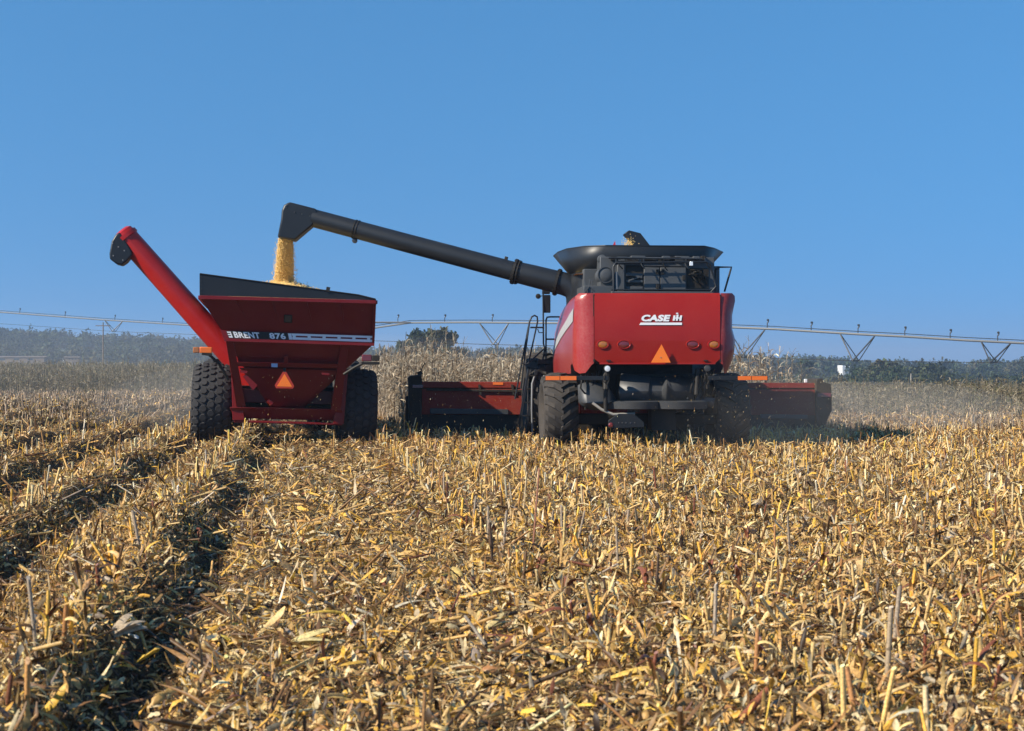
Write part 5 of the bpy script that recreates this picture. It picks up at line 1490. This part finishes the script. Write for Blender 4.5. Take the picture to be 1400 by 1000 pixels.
def forest():
    ch = []
    n = 3000
    y = rng.uniform(DB, DT + 60, n) ; y = np.where(rng.uniform(0, 1, n) < .35, rng.uniform(DT - 60, DT + 40, n), y)
    x = rng.uniform(-.47, .47, n) * y
    z = np.array([hill_z(a, b_) for a, b_ in zip(x, y)])
    H = rng.uniform(7, 11.5, n)
    pxx = 700 + x / y * FPX; H = np.where((pxx > 1140) & (pxx < 1168) & (y < 650), H * .5, H)     # a clearing before the white house
    cs = np.stack([x, y, z + H * .55], 1)
    ch.append(crown_chunk(cs, H * rng.uniform(.38, .55, n), H * .52, 150, 1.05))
    P = np.stack([x, y, z - .5], 1); ch.append(np_tubes(P, np.zeros(n), np.full(n, np.pi / 2), H * .5, .22, np.tile([[.07, .055, .04]], (n, 1)), sides=4))
    # darker belt in front on the right and scrub along the foot
    n = 420; px = np.where(rng.uniform(0, 1, n) < .8, rng.uniform(1050, 1480, n), rng.uniform(-60, 640, n)); y = rng.uniform(330, 430, n); x = (px - 700) / FPX * y
    H = rng.uniform(3.0, 6.5, n) * np.where((px > 1170) & (px < 1300), 1.2, .85) * np.where(px < 700, .6, 1) * np.where((px > 1138) & (px < 1170), .85, 1)
    cs = np.stack([x, y, H * .5 + ground_h(x, y)], 1); ch.append(crown_chunk(cs, H * .5, H * .55, 130, .6))
    n = 500; px = rng.uniform(-80, 1480, n); y = rng.uniform(430, 560, n); x = (px - 700) / FPX * y; H = rng.uniform(1.5, 5, n)
    cs = np.stack([x, y, H * .45 + ground_h(x, y)], 1); ch.append(crown_chunk(cs, H * .7, H * .55, 90, .7))
    o = np_mesh('woodland', ch, LEAF); tag(o, 'hazy dark green woodland covering the far ridge along the horizon', 'woodland', kind='stuff')
forest()

def tree(px, ytop, D, wpx, label, lobes, per, size, sparse=False, trunk_r=.25):
    x = (px - 700) / FPX * D; g0 = float(ground_h(x, D)); H = W(px, ytop, D).z - g0
    t = empty('tree', (x, D, g0)); tag(t, label, 'tree')
    m = MB(); rr = random.Random(int(px))
    m.tube([(0, 0, -.3), (.05, 0, H * .35), (.1, .1, H * .7), (.05, .1, H * .92)], [trunk_r, trunk_r * .8, trunk_r * .45, .04], 8)
    wd = wpx / FPX * D / 2
    cs, rs, hs = [], [], []
    for k in range(lobes):
        a = rr.uniform(0, 6.28); f = rr.uniform(.1, .8) ** .7 * wd; zz = H * (rr.uniform(.35, .88) if not sparse else rr.uniform(.35, .95))
        sq = 1 - max(0, (zz / H - .6)) * 1.5
        c_ = (f * sq * math.cos(a), f * sq * math.sin(a), zz)
        m.tube([(.05, .05, zz * .62), (c_[0] * .6, c_[1] * .6, zz * .88), c_], [trunk_r * .35, trunk_r * .2, .03], 6)
        cs.append(c_); r_ = wd * (rr.uniform(.3, .48) if not sparse else rr.uniform(.18, .3)); rs.append(r_); hs.append(r_ * rr.uniform(.7, 1.0))
    cs.append((0, 0, H * .84)); rs.append(wd * .42); hs.append(H * .16)
    m.build('trunk', BARK, t, smooth=60)
    V, F, Cc = crown_chunk(np.array(cs), np.array(rs), np.array(hs), per, size)
    np_mesh('crown', [(V, F, Cc)], LEAF, t)
tree(592, 454, 230, 98, 'big round dark green tree rising above the ridge behind the header', 28, 650, .42)
tree(545, 461, 230, 26, 'thin sparse tree left of the big round one', 9, 60, .26, True, .12)
tree(562, 463, 236, 22, 'slender sparse tree touching the big round one on its left side', 8, 70, .26, True, .12)
tree(523, 478, 240, 20, 'low bushy tree beside the cart tyre on the skyline', 7, 160, .4, False, .12)
tree(1212, 497, 360, 60, 'broad dark tree standing before the ridge right of the white house', 16, 260, .6)
tree(1268, 501, 365, 56, 'wide low tree before the ridge at the pale short pole', 14, 240, .6)
tree(1098, 490, 420, 36, 'rounded tree below the skyline left of the white house', 12, 220, .6)

# ------------------------------------------------------------------ far buildings
def house(px, py, D, w, d, h, label, tower=False, roofm=ROOFGREY, wallm=HOUSEWHITE, yaw=.3):
    p = W(px, py, D); b_ = empty('house', (p.x, D, p.z), (0, 0, yaw)); tag(b_, label, 'house')
    m = MB(); m.box((-w/2, -d/2, -4.0), (w/2, d/2, h))
    if tower: m.box((-w/2 - .1, -d/2 - .3, -4.0), (-w/2 + w*.28, d/2 + .1, h * 1.5))
    m.build('wall', wallm, b_)
    m = MB(); rh = h * .35
    m.add([(-w/2-.2, -d/2-.3, h+.01), (w/2+.2, -d/2-.3, h+.01), (w/2+.2, d/2+.3, h+.01), (-w/2-.2, d/2+.3, h+.01), (-w/2-.2, 0, h + rh), (w/2+.2, 0, h + rh)], [(0,1,5,4), (2,3,4,5), (0,4,3), (1,2,5), (0,3,2,1)])
    m.build('roof', wallm if tower else roofm, b_)
    m = MB()
    for k in range(3): m.box((-w*.2 + k*w*.22, -d/2 - .05, h*.25), (-w*.2 + k*w*.22 + w*.08, -d/2 + .02, h*.65))
    m.build('window', GLASS, b_)
house(1155, 509, 640, 4.8, 4, 2.0, 'white house with a tall end standing high among the trees on the ridge', True)
house(22, 494, 500, 22, 7, 1.3, 'long low pale building at the far left foot of the ridge', False, WOOD, WOOD, 0.0)
house(100, 493, 500, 5, 5, 1.0, 'small grey shed beside the utility pole below the ridge', False, WOOD, WOOD, .1)
house(89, 493.5, 505, 1.3, 1.5, .7, 'tiny white hut left of the small grey shed', False, GALV, HOUSEWHITE, .1)
house(1183, 526, 300, 1.6, 1.6, .8, 'tiny white hut in the weeds left of the broad dark tree', False, GALV, HOUSEWHITE, .1) if False else None

# ------------------------------------------------------------------ haze
HZ = (-4300, -40, -7.0), (4300, 4300, 60)
m = MB(); m.box(*HZ)
hz, nt, b = new_mat("haze_air"); nt.nodes.remove(b)
vol = nd(nt, 'ShaderNodeVolumePrincipled'); vol.inputs['Color'].default_value = (.62, .78, 1.0, 1); vol.inputs['Density'].default_value = HAZE_D if 'HAZE_D' in globals() else .00042
vol.inputs['Anisotropy'].default_value = .2
nt.links.new(vol.outputs[0], nt.nodes['Material Output'].inputs['Volume'])
o = m.build('haze', hz, smooth=0); tag(o, kind='stuff')

# dust thrown up behind the machines, thin and close to the ground
def puffs(label, dens, balls):
    dm, nt, b = new_mat("field_dust"); nt.nodes.remove(b)
    vol = nd(nt, 'ShaderNodeVolumePrincipled'); vol.inputs['Color'].default_value = (.88, .82, .74, 1); vol.inputs['Density'].default_value = dens
    nt.links.new(vol.outputs[0], nt.nodes['Material Output'].inputs['Volume'])
    m = MB()
    for c, r in balls:
        prof = [(-r[2] * math.cos(math.pi * k / 14), math.sin(math.pi * k / 14)) for k in range(1, 14)]
        o = len(m.v); m.lathe(prof, (0, 0, 0), 'Z', 28)
        for i in range(o, len(m.v)):
            p = m.v[i]; m.v[i] = Vector((c[0] + p.x * r[0], c[1] + p.y * r[1], c[2] + p.z))
    o = m.build('dust', dm, smooth=60); tag(o, label, 'dust', kind='stuff')
puffs('thin pale dust hanging low behind the harvester wheels', .055, [((4.7, 28.9, .75), (2.6, 1.2, 1.1)), ((9.5, 37.0, .5), (4.0, 2.6, .8))])
puffs('faint dust over the far field behind the cart', .0030, [((-22, 84, .6), (34, 26, 3.4))])
puffs('faint dust between the cart and the harvester', .030, [((-8.0, 38.5, .5), (3.4, 3.4, 1.2))])
